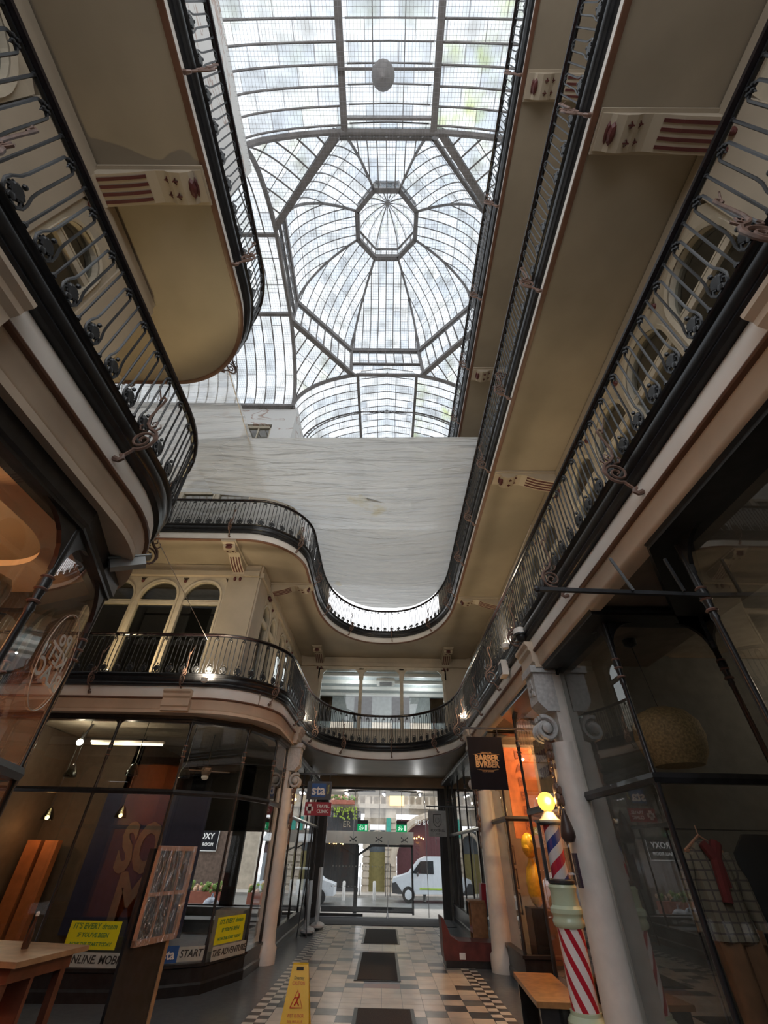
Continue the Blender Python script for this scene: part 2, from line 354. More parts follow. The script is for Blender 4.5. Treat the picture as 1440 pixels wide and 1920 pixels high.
def balustrade(P, z0, label, start_stay=0, vis=None, stays=True, spacing=.302):
    """vis(p) filters what the photo can see"""
    P = [tuple(p) for p in P]; c = P[len(P) // 2]
    root = empty('balustrade', (c[0], c[1], z0), 0, label, 'balustrade'); off = Matrix.Translation((-c[0], -c[1], -z0))
    def fin(o): o.data.transform(off); return o
    fin(sweep(MB(), P, FASC, True, z0).build('gutter_fascia', BLACK, root, True))
    fin(sweep(MB(), P, [(-.077, 1.385), (-.035, 1.385), (-.02, 1.40), (-.02, 1.425), (-.04, 1.445), (-.085, 1.445), (-.105, 1.425), (-.10, 1.40)], True, z0).build('handrail', RAIL, root, True))
    fin(sweep(MB(), P, [(-.07, 1.368), (-.048, 1.368), (-.048, 1.384), (-.07, 1.384)], True, z0).build('top_bar', IRON, root))
    def put(name, mbf, m, M, cnt):
        if name not in MASTER:
            o = mbf().build(name, m, root, True); o.matrix_local = M; MASTER[name] = o; return
        inst(MASTER[name], root, M)
    n = {'a': 0, 'b': 0, 'c': 0}; k = 0; extra = MB()
    for p, d, t in place_along(P, spacing, .08):
        if vis and not vis(p): continue
        rz = math.atan2(d.y, d.x)
        def mt(off_, lift=.52): q = p + d * off_; return Matrix.Translation((q.x - d.y * .06 - c[0], q.y + d.x * .06 - c[1], lift)) @ Matrix.Rotation(rz, 4, 'Z')
        if k < 98:
            put('baluster', baluster_mb, IRON, mt(0), 0); put('baluster_pair', pair_mb, IRON, mt(spacing / 2), 0); put('palmette', palmette_mb, IRON, mt(spacing / 2), 0)
        k += 1
    if stays:
        for p, d, t in place_along(P, 2.02, start_stay):
            if vis and not vis(p): continue
            M = Matrix.Translation((p.x - c[0], p.y - c[1], 0)) @ Matrix.Rotation(math.atan2(d.y, d.x) + PI / 2, 4, 'Z') @ Matrix.Translation((.03, 0, 0)) @ Matrix.Scale(.92, 4)
            put('scroll_stay', stay_mb, COPPER, M, 0)
    return root
# walls seen behind the galleries
WX, WXL, WYN, WYF, WYE = 3.86, -3.86, 3.12, 11.08, 18.8
# ---------------------------------------------------------------- galleries: soffits, fascias, balustrades
def soffit(name, P, Wp, z, thick=.38, m=SOFFIT):
    P = resample([(p[0], p[1]) for p in P], .35); Wr = resample(Wp, 10); n = len(P) - 1
    V = [Vector(p) for p in Wp]; L = [0]
    for i in range(1, len(V)): L.append(L[-1] + (V[i] - V[i - 1]).length)
    def at(t):
        t *= L[-1]; j = 0
        while j < len(L) - 2 and L[j + 1] < t: j += 1
        return V[j].lerp(V[j + 1], (t - L[j]) / max(1e-9, L[j + 1] - L[j]))
    mb = MB(); F = frames(P); W2 = [at(i / n) for i in range(n + 1)]; I = [F[i][0] + F[i][2] * .02 for i in range(n + 1)]
    for i in range(n):
        a, b, c, d = I[i], I[i + 1], W2[i + 1], W2[i]
        mb.quad((a.x, a.y, z), (b.x, b.y, z), (c.x, c.y, z), (d.x, d.y, z)); mb.quad((a.x, a.y, z + thick), (b.x, b.y, z + thick), (c.x, c.y, z + thick), (d.x, d.y, z + thick))
    return struct(name, mb, m)
def fascia(P, z0, low=False, nm='trim'):
    struct(nm, sweep(MB(), P, [(.0, .015), (-.004, .06), (-.002, .14), (.008, .2), (.03, .25), (.10, .26), (.10, .0)], True, z0), WHITE, True)
    struct(nm, sweep(MB(), P, [(.005, -.02), (-.018, -.012), (-.026, .004), (-.018, .02), (.005, .024), (.05, .02), (.05, -.02)], True, z0), BEAD, True)
    if low: struct(nm, sweep(MB(), P, [(.02, -.018), (.02, -.06), (.035, -.08), (.035, -.2), (.05, -.23), (.09, -.25), (.2, -.25), (.2, -.018)], True, z0), TAN, True)
G1, G2, G3 = 4.10, 8.36, 12.62
vis_far = lambda p: p.x > -7.8
vis_near = lambda p: p.y > -1.2 and p.x > -6.5
vis_right = lambda p: p.y > -1.0
for z in (G1, G2):
    lo = z == G1
    for P in (P_RIGHT, P_END, P_FAR, P_NEAR): fascia([tuple(p) for p in P], z, lo and P is not P_END)
    lv = 'first' if z == G1 else 'second'
    balustrade(P_RIGHT, z, f'long straight black iron balustrade of the {lv} floor gallery, right side', .87 + 5 - 4.04, vis_right)
    balustrade(P_END, z, f'curved black iron balustrade round the far end of the {lv} floor gallery', .7)
    balustrade(P_FAR, z, f'black iron balustrade turning the far left corner of the {lv} floor gallery', .9, vis_far)
    balustrade(P_NEAR, z, f'rounded black iron balustrade end of the {lv} floor gallery, near left', 1.85, vis_near)
P3 = [(XR, -5), (XR, 19)]
fascia(P3, G3); balustrade(P3, G3, 'topmost straight black iron balustrade on the right under the glass roof', .87 + 5 - 4.04, lambda p: -1 < p.y < 14)
for z, t in ((G1, .38), (G2, .38)):
    m = SOFFIT
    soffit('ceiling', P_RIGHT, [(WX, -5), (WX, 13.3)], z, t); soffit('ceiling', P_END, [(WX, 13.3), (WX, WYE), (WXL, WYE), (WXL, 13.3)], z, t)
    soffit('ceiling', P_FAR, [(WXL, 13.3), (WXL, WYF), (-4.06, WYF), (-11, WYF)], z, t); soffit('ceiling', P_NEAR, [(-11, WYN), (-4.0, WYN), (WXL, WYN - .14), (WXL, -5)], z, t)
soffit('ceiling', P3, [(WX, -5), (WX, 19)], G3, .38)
# ceilings of the rooms behind the shop fronts and behind the upper walls
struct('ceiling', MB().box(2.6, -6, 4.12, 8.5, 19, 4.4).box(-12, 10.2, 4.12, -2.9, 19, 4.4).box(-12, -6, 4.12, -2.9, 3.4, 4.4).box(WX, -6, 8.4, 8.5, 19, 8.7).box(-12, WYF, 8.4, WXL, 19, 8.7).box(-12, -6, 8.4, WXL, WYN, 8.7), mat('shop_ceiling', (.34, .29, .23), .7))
struct('ceiling', MB().box(4.15, -6, 16.2, 8.5, 19, 16.5).box(-12, 11.1, 16.2, -4.1, 19.2, 16.5).box(-12, -6, 16.2, -4.1, 2.3, 16.5), CREAM)
# ---------------------------------------------------------------- upper walls with arched windows
FRAME = mat('cream_window_frame', (.56, .49, .38), .55, var=.08)
def wall_frame(o, ux, uy):
    """o = origin (x,y), u = along the wall; local (a, out, z) with out = right of u ... towards the gallery"""
    return lambda a, z, t: (o[0] + ux * a + uy * t, o[1] + uy * a - ux * t, z)
def arch_panel(mb, fr, a0, w, z0, z1, zs, border=.11, t0=-.10, t1=.02, n=14):
    """rectangular panel a0..a0+w, z0..z1 pierced by an arched opening springing at zs"""
    r = w / 2 - border; ca = a0 + w / 2; inner = [(ca - r, z0 + .02)] + [(ca - r * math.cos(PI * i / n), zs + r * math.sin(PI * i / n) * .98) for i in range(n + 1)] + [(ca + r, z0 + .02)]
    def outer(p):
        a, z = p
        if z <= zs: return (a0 if a < ca else a0 + w, z)
        dx, dz = a - ca, z - zs; k = min((w / 2) / max(1e-6, abs(dx)), (z1 - zs) / max(1e-6, dz)); return (ca + dx * k, zs + dz * k)
    out = [outer(p) for p in inner]
    for i in range(len(inner) - 1):
        A, B, C, D = out[i], out[i + 1], inner[i + 1], inner[i]
        mb.quad(fr(*A, t1), fr(*B, t1), fr(*C, t1), fr(*D, t1)); mb.quad(fr(*D, t1), fr(*C, t1), fr(*C, t0), fr(*D, t0))
        k = .82
        # raised moulding round the arch
        E = (ca + (inner[i][0] - ca) * 1.12, zs + (inner[i][1] - zs) * 1.12 if inner[i][1] > zs else inner[i][1]); G = (ca + (inner[i + 1][0] - ca) * 1.12, zs + (inner[i + 1][1] - zs) * 1.12 if inner[i + 1][1] > zs else inner[i + 1][1])
        mb.quad(fr(*E, t1), fr(*G, t1), fr(*G, t1 + .035), fr(*E, t1 + .035)); mb.quad(fr(*E, t1 + .035), fr(*G, t1 + .035), fr(*C, t1 + .02), fr(*D, t1 + .02))
    for sx in (a0, a0 + w):
        dx = (w / 2) / 1.0
    c1 = out[1]
    mb.box
    return ca, r
WN = [0]
def window_bay(o, ux, uy, a0, count, w, zf, blind=.5):
    """count arched lights; zf = gallery floor level"""
    fr = wall_frame(o, ux, uy); mb = MB(); gl = MB(); tr = MB(); orn = MB(); zt = zf + 3.42; zs = zf + 2.75; zb = zf + .42
    for i in range(count):
        ca, r = arch_panel(mb, fr, a0 + i * w, w, zb, zt, zs)
        gl.quad(fr(ca - r - .02, zb, -.06), fr(ca + r + .02, zb, -.06), fr(ca + r + .02, zs + r, -.06), fr(ca - r - .02, zs + r, -.06))
        P = [fr(ca - r, zf + 2.58, -.09), fr(ca + r, zf + 2.58, -.09)]
        tr.bar(fr(ca - r, zf + 2.60, -.05), fr(ca + r, zf + 2.60, -.05), .09, .10); tr.bar(fr(ca - r, zf + 2.68, -.03), fr(ca + r, zf + 2.68, -.03), .05, .03)
        if i: orn.ball(fr(a0 + i * w, zt - .13, .03), .05, 8)
    WN[0] += 1; wn = f'window_{WN[0]}'
    f = struct(wn, mb, FRAME)
    tr.build('transom_rail', FRAME, f); g = gl.build('window_glass', DGLASS, f)
    if count > 1: orn.build('spandrel_boss', REDB, f)
    return f
def upper_wall(o, ux, uy, L, zf, piers, name, h=3.86, top=None):
    """plinth, cornice and piers of one storey; piers = list of (a0,a1)"""
    fr = wall_frame(o, ux, uy); mb = MB()
    def bx(a0, a1, z0, z1, t0, t1): mb.prism([(a0, z0), (a1, z0), (a1, z1), (a0, z1)], t0, t1, fr)
    bx(0, L, zf, zf + .42, -.2, .03); bx(0, L, zf + 3.42, zf + 3.9, -.2, .02); bx(0, L, zf + 3.46, zf + 3.62, .02, .12); bx(0, L, zf + 3.62, zf + 3.86, .02, .06)
    for a0, a1 in piers: bx(a0, a1, zf, zf + 3.45, -.2, .05)
    return struct(name, mb, CREAM)
for zf in (G1 + .38, G2 + .38):
    # right wall, seen from the atrium: u = -Y so that "out" = +... towards the void (-x)
    PW = .88
    ks = [(-6, -3.9), (1.1 - .44, 1.1 + .44), (7.1 - .44, 7.1 + .44), (13.1 - .44, 13.1 + .44), (18.3, 18.8)]
    upper_wall((WX, -6), 0, 1, 24.8, zf, [], 'wall_right') if False else None
# local frame helper: right wall -> origin (WX,19), u=(0,-1): out = right of u = (-1,0)
def storey(zf, upper):
    upper_wall((WX, 18.8), 0, -1, 24.8, zf, [(0, .5), (18.8 - 13.54, 18.8 - 12.66), (18.8 - 7.54, 18.8 - 6.66), (18.8 - 1.54, 18.8 - .66), (22.7, 24.8)], 'wall_right')
    for y1 in (18.3, 12.66, 6.66, .66):
        y0 = {18.3: 13.54, 12.66: 7.54, 6.66: 1.54, .66: -3.9}[y1]
        window_bay((WX, 18.8), 0, -1, 18.8 - y1, 4, (y1 - y0) / 4, zf)
    # far end wall: u = (-1,0)?? out must point to -Y : right of u=(-1,0) is (0,1); use u=(1,0) -> out (0,-1)
    upper_wall((WXL, WYE), 1, 0, WX - WXL, zf, [(0, .95), (6.45, 7.72)], 'wall_back')
    # far left block: front wall (faces -Y) and side wall (faces +x)
    upper_wall((-12, WYF), 1, 0, 12 + WXL, zf, [(7.22, 8.14), (1.2, 2.1)], 'wall_left')
    window_bay((-12, WYF), 1, 0, 2.1, 4, 1.28, zf)
    upper_wall((WXL, WYF), 0, 1, WYE - WYF, zf, [(0, .85), (2.9, 3.3), (6.9, 7.72)], 'wall_left')
    window_bay((WXL, WYF), 0, 1, .85, 2, 1.02, zf); window_bay((WXL, WYF), 0, 1, 3.3, 3, 1.2, zf)
    # near left block
    upper_wall((WXL, -6), 0, 1, 9.12, zf, [(6.66, 7.54), (8.4, 9.12)], 'wall_left'); window_bay((WXL, -6), 0, 1, 1.0, 4, 1.41, zf)
    window_bay((WXL, -6), 0, 1, 7.54, 1, .86, zf)
    upper_wall((WXL, WYN), -1, 0, 8, zf, [(0, .85), (5.97, 8)], 'wall_left'); window_bay((WXL, WYN), -1, 0, .85, 4, 1.28, zf)
storey(G1 + .38, False); storey(G2 + .38, True)
# plain upper walls up to the glass roof
def solid(nm, x0, y0, z0, x1, y1, z1, m): return struct(nm, MB().box(x0, y0, z0, x1, y1, z1), m)
mb = MB().box(-12, WYF, 12.6, WXL + .0, WYF + .25, 15.0)
z0 = 12.6
# far left peeling wall with one small window (x -5.85..-4.85, z 13.9..15.1)
mb = MB().box(-12, WYF - .06, z0, -5.9, WYF + .2, 16.25).box(-4.8, WYF - .06, z0, WXL - .06, WYF + .2, 16.25).box(-5.9, WYF - .06, 15.1, -4.8, WYF + .2, 16.25).box(-5.9, WYF - .06, z0, -4.8, WYF + .2, 13.6)
struct('wall_left', mb, PEEL)
f = struct('window_20', MB().box(-5.9, WYF + .02, 13.6, -5.82, WYF + .12, 15.1).box(-4.88, WYF + .02, 13.6, -4.8, WYF + .12, 15.1).box(-5.9, WYF + .02, 14.98, -4.8, WYF + .12, 15.1).box(-5.9, WYF + .04, 14.3, -4.8, WYF + .1, 14.36).box(-5.38, WYF + .05, 13.6, -5.33, WYF + .1, 15), FRAME)
MB().quad((-5.9, WYF + .09, 13.6), (-4.8, WYF + .09, 13.6), (-4.8, WYF + .09, 15.1), (-5.9, WYF + .09, 15.1)).build('window_glass', DGLASS, f)
struct('wall_left', MB().box(WXL - .3, WYF + .2, z0, WXL - .06, 19, 16.25), PEEL)
struct('wall_left', MB().box(WXL - .3, -6, z0, WXL - .06, WYN - .1, 16.2).box(-12, WYN - .35, z0, WXL - .3, WYN - .1, 16.2), PEEL)
struct('wall_right', MB().box(WX, -6, z0 + .38, WX + .25, 19, 16.3), PEEL)
struct('wall_back', MB().box(WXL, WYE, z0, WX, WYE + .25, 15.6).box(WXL, WYE, 8.0, WX, WYE + .2, 9.2), CREAM)
# dark rooms behind the windows
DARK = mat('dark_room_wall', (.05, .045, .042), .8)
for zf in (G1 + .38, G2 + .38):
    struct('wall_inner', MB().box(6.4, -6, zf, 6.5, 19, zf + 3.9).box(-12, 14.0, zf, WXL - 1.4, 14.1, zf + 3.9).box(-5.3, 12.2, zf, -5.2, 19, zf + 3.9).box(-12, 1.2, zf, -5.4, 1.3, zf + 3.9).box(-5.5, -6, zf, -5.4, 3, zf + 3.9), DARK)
struct('wall_front_blocker', MB().box(-12, -6.2, -.38, 8.5, -6, 4.1), mat('dark_rear_blocker', (.10, .085, .07), .5))  # unseen closure added to cut bright reflections in the shop glass
struct('wall_right', MB().box(8.4, -6, -.38, 8.6, 19.4, 16.4), CREAM)
struct('wall_left', MB().box(-12.2, 3.0, 4.4, -12, 11.1, 16.2), CREAM)
struct('wall_left', MB().box(-12.2, -6, 0, -12, 19.4, 4.4).box(-12.2, -6, 4.4, -12, 3.0, 16.4).box(-12.2, 11.1, 4.4, -12, 19.4, 16.4), CREAM)
# big three-light window of the end wall (first floor), bright room behind
fr = wall_frame((WXL, WYE), 1, 0); zf = G1 + .38
mb = MB(); gl = MB(); a0, a1 = .95, 6.45; zb, zt = zf + .9, zf + 3.38
def bxf(mb, a, b, z0, z1, t0, t1): mb.prism([(a, z0), (b, z0), (b, z1), (a, z1)], t0, t1, fr)
bxf(mb, a0, a1, zf, zb, -.2, .02)
for a in (a0 + .04, 2.78, 4.55, a1 - .04): bxf(mb, a - .07, a + .07, zb, zt, -.1, .03); bxf(mb, a - .1, a + .1, zt - .45, zt, -.08, .05)
bxf(mb, a0, a1, zt - .05, zt + .1, -.2, .05); bxf(mb, a0, a1, zb, zb + .08, -.12, .06)
for a, s in ((a0 + .1, 1), (a1 - .1, -1), (2.72, -1), (4.61, 1), (2.84, 1), (4.49, -1)):
    R_ = .42
    for i in range(8):
        t0_, t1_ = PI / 2 * i / 8, PI / 2 * (i + 1) / 8
        p = [(a, zt), (a + s * R_ * (1 - math.sin(t0_)), zt - R_ * (1 - math.cos(t0_))), (a + s * R_ * (1 - math.sin(t1_)), zt - R_ * (1 - math.cos(t1_)))]
        mb.prism(p, -.08, .02, fr)
f = struct('window_21', mb, FRAME); gl.quad(fr(a0, zb, -.04), fr(a1, zb, -.04), fr(a1, zt, -.04), fr(a0, zt, -.04)); gl.build('window_glass', GLASS, f)
# end room with a bright street window at its back
mr = MB().box(-3.9, 18.9, zf - .1, -3.8, 25, 8.4).box(3.8, 18.9, zf - .1, 3.9, 25, 8.4).box(-3.9, 18.9, zf - .1, 3.9, 25, zf).box(-3.9, 18.9, 8.36, 3.9, 25, 8.45).box(-3.9, 25, zf, 3.9, 25.1, zf + .9).box(-3.9, 25, zf + 2.6, 3.9, 25.1, 8.4)
for x in (-3.9, -1.75, .35, 2.5): mr.box(x, 25, zf, x + 1.0 if x > -3 else x + .9, 25.1, 8.4)
struct('wall_back', mr, mat('end_room_paint', (.42, .44, .43), .6))
mr = MB()
for i in range(5): mr.box(-3.8, 19.8 + i * 1.1, 8.22, 3.8, 19.95 + i * 1.1, 8.36)
struct('trim_30', mr, WHITE)
f = empty('air_conditioning_cassette', (.0, 21.6, 8.08), 0, 'white air conditioning cassette on the ceiling behind the end gallery window', 'air conditioner')
MB().box(-.45, -.45, 0, .45, .45, .14).build('casing', WHITE, f); MB().box(-.3, -.3, -.02, .3, .3, 0).build('grille', STEEL, f)
# ---------------------------------------------------------------- ceiling brackets under the galleries
def bracket_parts(root):
    prof = [(0, 0), (1.40, 0), (1.40, -.07), (1.30, -.09), (1.26, -.16), (1.16, -.20), (1.02, -.17), (.94, -.10), (.82, -.09), (.70, -.13), (.50, -.22), (.30, -.27), (.14, -.30), (.10, -.40), (.03, -.46), (0, -.46)]
    f = lambda a, b, t: (a, t, b)
    MB().prism(prof, -.17, .17, f).build('console', CREAM, root)
    MB().box(0, -.21, -.05, 1.42, .21, 0).build('top_plate', CREAM, root)
    st = MB()
    for y in (-.12, -.04, .04, .12):
        for A, B in (((.14, -.305), (.3, -.275)), ((.3, -.275), (.5, -.225)), ((.5, -.225), (.70, -.135))): st.bar((A[0], y, A[1]), (B[0], y, B[1]), .034, .014)
    st.build('groove_stripes', REDB, root)
    o = MB(); o.ball((1.27, 0, -.16), .085, 8, (.55, 1.3, .7)); o.ball((1.3, 0, -.09), .06, 8, (.5, 1.8, .6)); o.build('leaf_boss', REDB, root)
    for x, z in ((1.08, -.198), (.95, -.115)):
        for y in (-.08, .08):
            an = MB(); an.bar((x - .035, y, z), (x + .035, y, z), .014, .02); an.tube([(x + .01, y - .035, z + .003), (x - .02, y, z), (x + .01, y + .035, z + .003)], .008, 4); an.build('anchor_ornament', REDB, root)
    dr = MB(); dr.ball((.07, -.08, -.5), .055, 8, (1, .8, 1.3)); dr.ball((.07, .08, -.5), .055, 8, (1, .8, 1.3)); dr.build('pendant_leaf', REDB, root)
def dup(root, loc, rz, label, group=None):
    r = root.copy(); COL.objects.link(r); r.location = loc; r.rotation_euler = (0, 0, rz); r['label'] = label
    if group: r['group'] = group
    for ch in list(root.children):
        c = ch.copy(); COL.objects.link(c); c.parent = r
        for g in ch.children: d = g.copy(); COL.objects.link(d); d.parent = c
    return r
br0 = empty('gallery_bracket', (WX, 1.0, G2 - .005), PI, 'cream scrolled bracket with dark red stripes under the second floor gallery, nearest on the right', 'bracket', 'scrolled ceiling brackets'); bracket_parts(br0)
BR = [((WX, 7.0, G2), PI, 'cream scrolled bracket under the second floor gallery, middle one of the right side'), ((WX, 13.05, G2), PI, 'cream scrolled bracket under the second floor gallery, furthest of the right side'),
      ((WX, 1.0, G3), PI, 'cream bracket high under the topmost gallery, nearest on the right'), ((WX, 7.0, G3), PI, 'cream bracket high under the topmost gallery above the white sheet edge'),
      ((WXL, 1.55, G2), 0, 'cream bracket with dark red stripes under the near left gallery'), ((-4.5, WYF, G2), -PI / 2, 'cream striped bracket above the pale pillar of the far left block'),
      ((WXL, 12.3, G2), 0, 'cream bracket reaching right from the corner pillar of the far left block'), ((-2.95, WYE, G2), -PI / 2, 'dim cream bracket left of the end gallery window'), ((2.65, WYE, G2), -PI / 2, 'dim cream bracket right of the end gallery window'),
      ((-5.2, WYN, G2), PI / 2, 'cream striped bracket seen through the near left balusters')]
for loc, rz, lb in BR: dup(br0, (loc[0], loc[1], loc[2] - .005), rz, lb)
# ---------------------------------------------------------------- glass roof
RX = -.12; HS, ZS, PB = 4.0, 16.2, 1.36      # half span, springing, purlin offset
ZP = ZS + 2.6 * math.sin(math.acos(PB / HS)); A1 = math.acos(PB / HS)
def side_pt(t, s): a = A1 * t; return (RX + s * HS * math.cos(a), ZS + 2.6 * math.sin(a))
ARC_L = 3.95
def vault(name, label, mapf, length, gl_l, gl_r, trusses=(), finials=(), bar_step=.42, heavy=.1):
    """mapf(u, across, z): u along the vault, across relative to the axis"""
    root = empty(name, (0, 0, 0), 0, label, 'glass roof'); nb = int(length / bar_step)
    for s, gm in ((-1, gl_l), (1, gl_r)):
        g = MB(); n = 12
        for i in range(n):
            p, q = side_pt(i / n, s), side_pt((i + 1) / n, s)
            A, B, C, D = mapf(0, p[0] - RX, p[1]), mapf(length, p[0] - RX, p[1]), mapf(length, q[0] - RX, q[1]), mapf(0, q[0] - RX, q[1])
            v0, v1 = ARC_L * i / n, ARC_L * (i + 1) / n
            g.quad(A, B, C, D, [(v0, 0), (v0, length), (v1, length), (v1, 0)])
        g.build('side_glazing', gm, root)
        b = MB()
        for k in range(nb + 1):
            u = min(length, k * bar_step + .0); P = [mapf(u, side_pt(i / 12, s)[0] - RX, side_pt(i / 12, s)[1]) for i in range(13)]; b.tube(P, .027, 4)
        b.build('glazing_bars', STEEL, root)
        MB().bar(mapf(0, s * PB, ZP), mapf(length, s * PB, ZP), heavy * 1.2, .16).build('purlin', STEEL, root)
        MB().bar(mapf(0, s * (HS - .02), ZS), mapf(length, s * (HS - .02), ZS), .16, .14).build('wall_plate', STEEL, root)
    g = MB(); zr = ZP + .32; r0 = PB - .14
    for s in (-1, 1):
        A, B, C, D = mapf(0, s * PB, ZP + .05), mapf(length, s * PB, ZP + .05), mapf(length, s * r0, zr), mapf(0, s * r0, zr); g.quad(A, B, C, D, [(0, 0), (0, length), (.35, length), (.35, 0)])
        A, B, C, D = mapf(0, s * r0, zr), mapf(length, s * r0, zr), mapf(length, 0, zr + .25), mapf(0, 0, zr + .25); g.quad(A, B, C, D, [(.4, 0), (.4, length), (1.7, length), (1.7, 0)])
    g.build('ridge_glazing', gl_l, root); b = MB()
    for k in range(nb + 1):
        u = min(length, k * bar_step); b.tube([mapf(u, -r0, zr - .02), mapf(u, 0, zr + .22), mapf(u, r0, zr - .02)], .02, 4)
    for a in (-.48, .42): b.tube([mapf(0, a, zr + .12), mapf(length, a, zr + .12)], .013, 4)
    b.build('ridge_bars', STEEL, root)
    for u in trusses:
        t = MB()
        for s in (-1, 1):
            o_ = [mapf(u, side_pt(i / 16, s)[0] - RX, side_pt(i / 16, s)[1]) for i in range(17)]; q = [mapf(u, (side_pt(i / 16, s)[0] - RX) * .955, ZS + (side_pt(i / 16, s)[1] - ZS) * .955) for i in range(17)]
            t.tube(o_, .05, 4); t.tube(q, .035, 4)
            for i in range(17):
                t.tube([o_[i], q[i]], .026, 4)
            # thin tie arch across the middle
        t.tube([mapf(u, -PB + 2 * PB * i / 12, ZP - .05 + .16 * math.sin(PI * i / 12)) for i in range(13)], .022, 4)
        t.tube([mapf(u, -PB, ZP), mapf(u, PB, ZP)], .03, 4)
        t.build('lattice_arch', STEEL, root)
    for u in finials:
        t = MB()
        for s in (-1, 1):
            for x0, rr in ((.22, .12), (.5, .1), (.76, .075)):
                t.tube([mapf(u, s * (x0 + rr * (1 - k / 16) * math.cos(k * .55)), ZP - .12 + rr + rr * (1 - k / 16) * math.sin(k * .55)) for k in range(14)], .022, 4)
            t.tube([mapf(u, s * 1.0, ZP - .1), mapf(u, s * .5, ZP - .06), mapf(u, 0, ZP - .1)], .016, 4)
        t.tube([mapf(u, 0, ZP - .1), mapf(u, 0, ZP + .28)], [.03, .006], 5); t.tube([mapf(u, -.08, ZP + .1), mapf(u, 0, ZP + .2), mapf(u, .08, ZP + .1)], .018, 4)
        t.build('scroll_finial', IRON, root)
    return root
Y0, Y1 = 2.55, 10.95
mN = lambda u, a, z: (RX + a, -6 + u, z)
vault('glass_vault', 'near glazed barrel vault with brick-like panes before the dome', mN, Y0 + 6, RG_F, RG_G, (), (), .42, .16)
mF = lambda u, a, z: (RX + a, Y1 + u, z)
vault('glass_vault', 'far glazed barrel vault beyond the dome with lattice arches and scroll finials', mF, 8.0, RG_V, RG_VG, (2.1, 4.2, 6.3), (.0, 2.1, 4.2), .42)
YC = (Y0 + Y1) / 2
mL = lambda u, a, z: (RX - HS - u, YC + a * (Y1 - Y0) / 8, z)
vault('glass_vault', 'left glazed barrel vault over the side arm of the arcade', mL, 8.0, RG_F, RG_V, (), ())
mR = lambda u, a, z: (RX + HS + u, YC + a * (Y1 - Y0) / 8, z)
vault('glass_vault', 'short glazed barrel vault behind the right hand galleries', mR, 3.5, RG_V, RG_V, (), ())
vb = MB().box(RX - PB, Y0 - .32, ZP - .05, RX + PB, Y0 - .26, ZP + .42); tag(vb.build('end_board', STEEL), 'grey board spanning between the purlins just before the dome', 'roof board')
# closing gable glass at the far ends
g = MB(); P = [mF(8, side_pt(i / 12, -1)[0] - RX, side_pt(i / 12, -1)[1]) for i in range(13)] + [mF(8, side_pt(1 - i / 12, 1)[0] - RX, side_pt(1 - i / 12, 1)[1]) for i in range(13)]
for i in range(len(P) - 1): g.quad(P[i], P[i + 1], (P[i + 1][0], P[i + 1][1], ZS), (P[i][0], P[i][1], ZS), [(P[i][0], P[i][2]), (P[i + 1][0], P[i + 1][2]), (P[i + 1][0], ZS), (P[i][0], ZS)])
tag(g.build('gable_glazing', RG_V), 'glazed gable closing the far barrel vault', 'glass roof')
# crossing: pendentives, chamfered square, drum, dome, lantern
dome = empty('glass_dome', (0, 0, 0), 0, 'octagonal glazed dome with dark iron ribs and a small lantern at its crown', 'glass dome')
H2 = (Y1 - Y0) / 2
def pt_arch_y(t, sx, sy): a = A1 * t; return Vector((RX + sx * HS * math.cos(a), YC + sy * H2, ZS + 2.6 * math.sin(a)))
def pt_arch_x(t, sx, sy): a = A1 * t; return Vector((RX + sx * HS, YC + sy * H2 * math.cos(a), ZS + 2.6 * math.sin(a)))
def pend_t(t): return t
for sx in (-1, 1):
    for sy in (-1, 1):
        g = MB(); b = MB(); n = 14; T = .955
        for i in range(n):
            a, c = pt_arch_y(T * i / n, sx, sy), pt_arch_x(T * i / n, sx, sy); d, e = pt_arch_y(T * (i + 1) / n, sx, sy), pt_arch_x(T * (i + 1) / n, sx, sy)
            w0, w1 = (a - c).length / 2, (d - e).length / 2; v0, v1 = 4.2 * i / n, 4.2 * (i + 1) / n
            g.quad(a, c, e, d, [(v0, -w0), (v0, w0), (v1, w1), (v1, -w1)])
        g.build('pendentive_glazing', RG_F, dome)
        # bars run from the chamfer down towards the foot, at constant offsets
        A_, B_ = pt_arch_y(T, sx, sy), pt_arch_x(T, sx, sy); W_ = (A_ - B_).length
        for k in range(-5, 6):
            off = k * .42
            pts = []
            for i in range(n, -1, -1):
                a, c = pt_arch_y(T * i / n, sx, sy), pt_arch_x(T * i / n, sx, sy); w = (a - c).length
                if w / 2 < abs(off) + .02: break
                pts.append(a.lerp(c, .5 + off / w))
            if len(pts) > 1: b.tube(pts, .027, 4)
        for v in (.45, .75):
            a, c = pt_arch_y(T * v, sx, sy), pt_arch_x(T * v, sx, sy); b.tube([a, c], .012, 4)
        b.build('pendentive_bars', STEEL, dome)
        MB().bar(A_, B_, .2, .16).build('chamfer_beam', STEEL, dome)
for sy in (-1, 1):
    MB().tube([pt_arch_y(1, -1, sy) if i == 12 else pt_arch_y(i / 12, -1, sy) for i in range(13)] + [pt_arch_y(1 - i / 12, 1, sy) for i in range(13)], .085, 6).build('crossing_arch', STEEL, dome)
for sx in (-1, 1):
    MB().tube([pt_arch_x(i / 12, sx, -1) for i in range(13)] + [pt_arch_x(1 - i / 12, sx, 1) for i in range(13)], .085, 6).build('crossing_arch', STEEL, dome)
DX, DY, RA, ZD, ZL, RLan = -.25, 6.98, 3.98, 20.75, 25.3, 1.42
def octv(r, k, z, dx=DX, dy=DY): a = math.radians(22.5 + 45 * k); q = r / math.cos(math.radians(22.5)); return Vector((dx + q * math.cos(a), dy + q * math.sin(a), z))
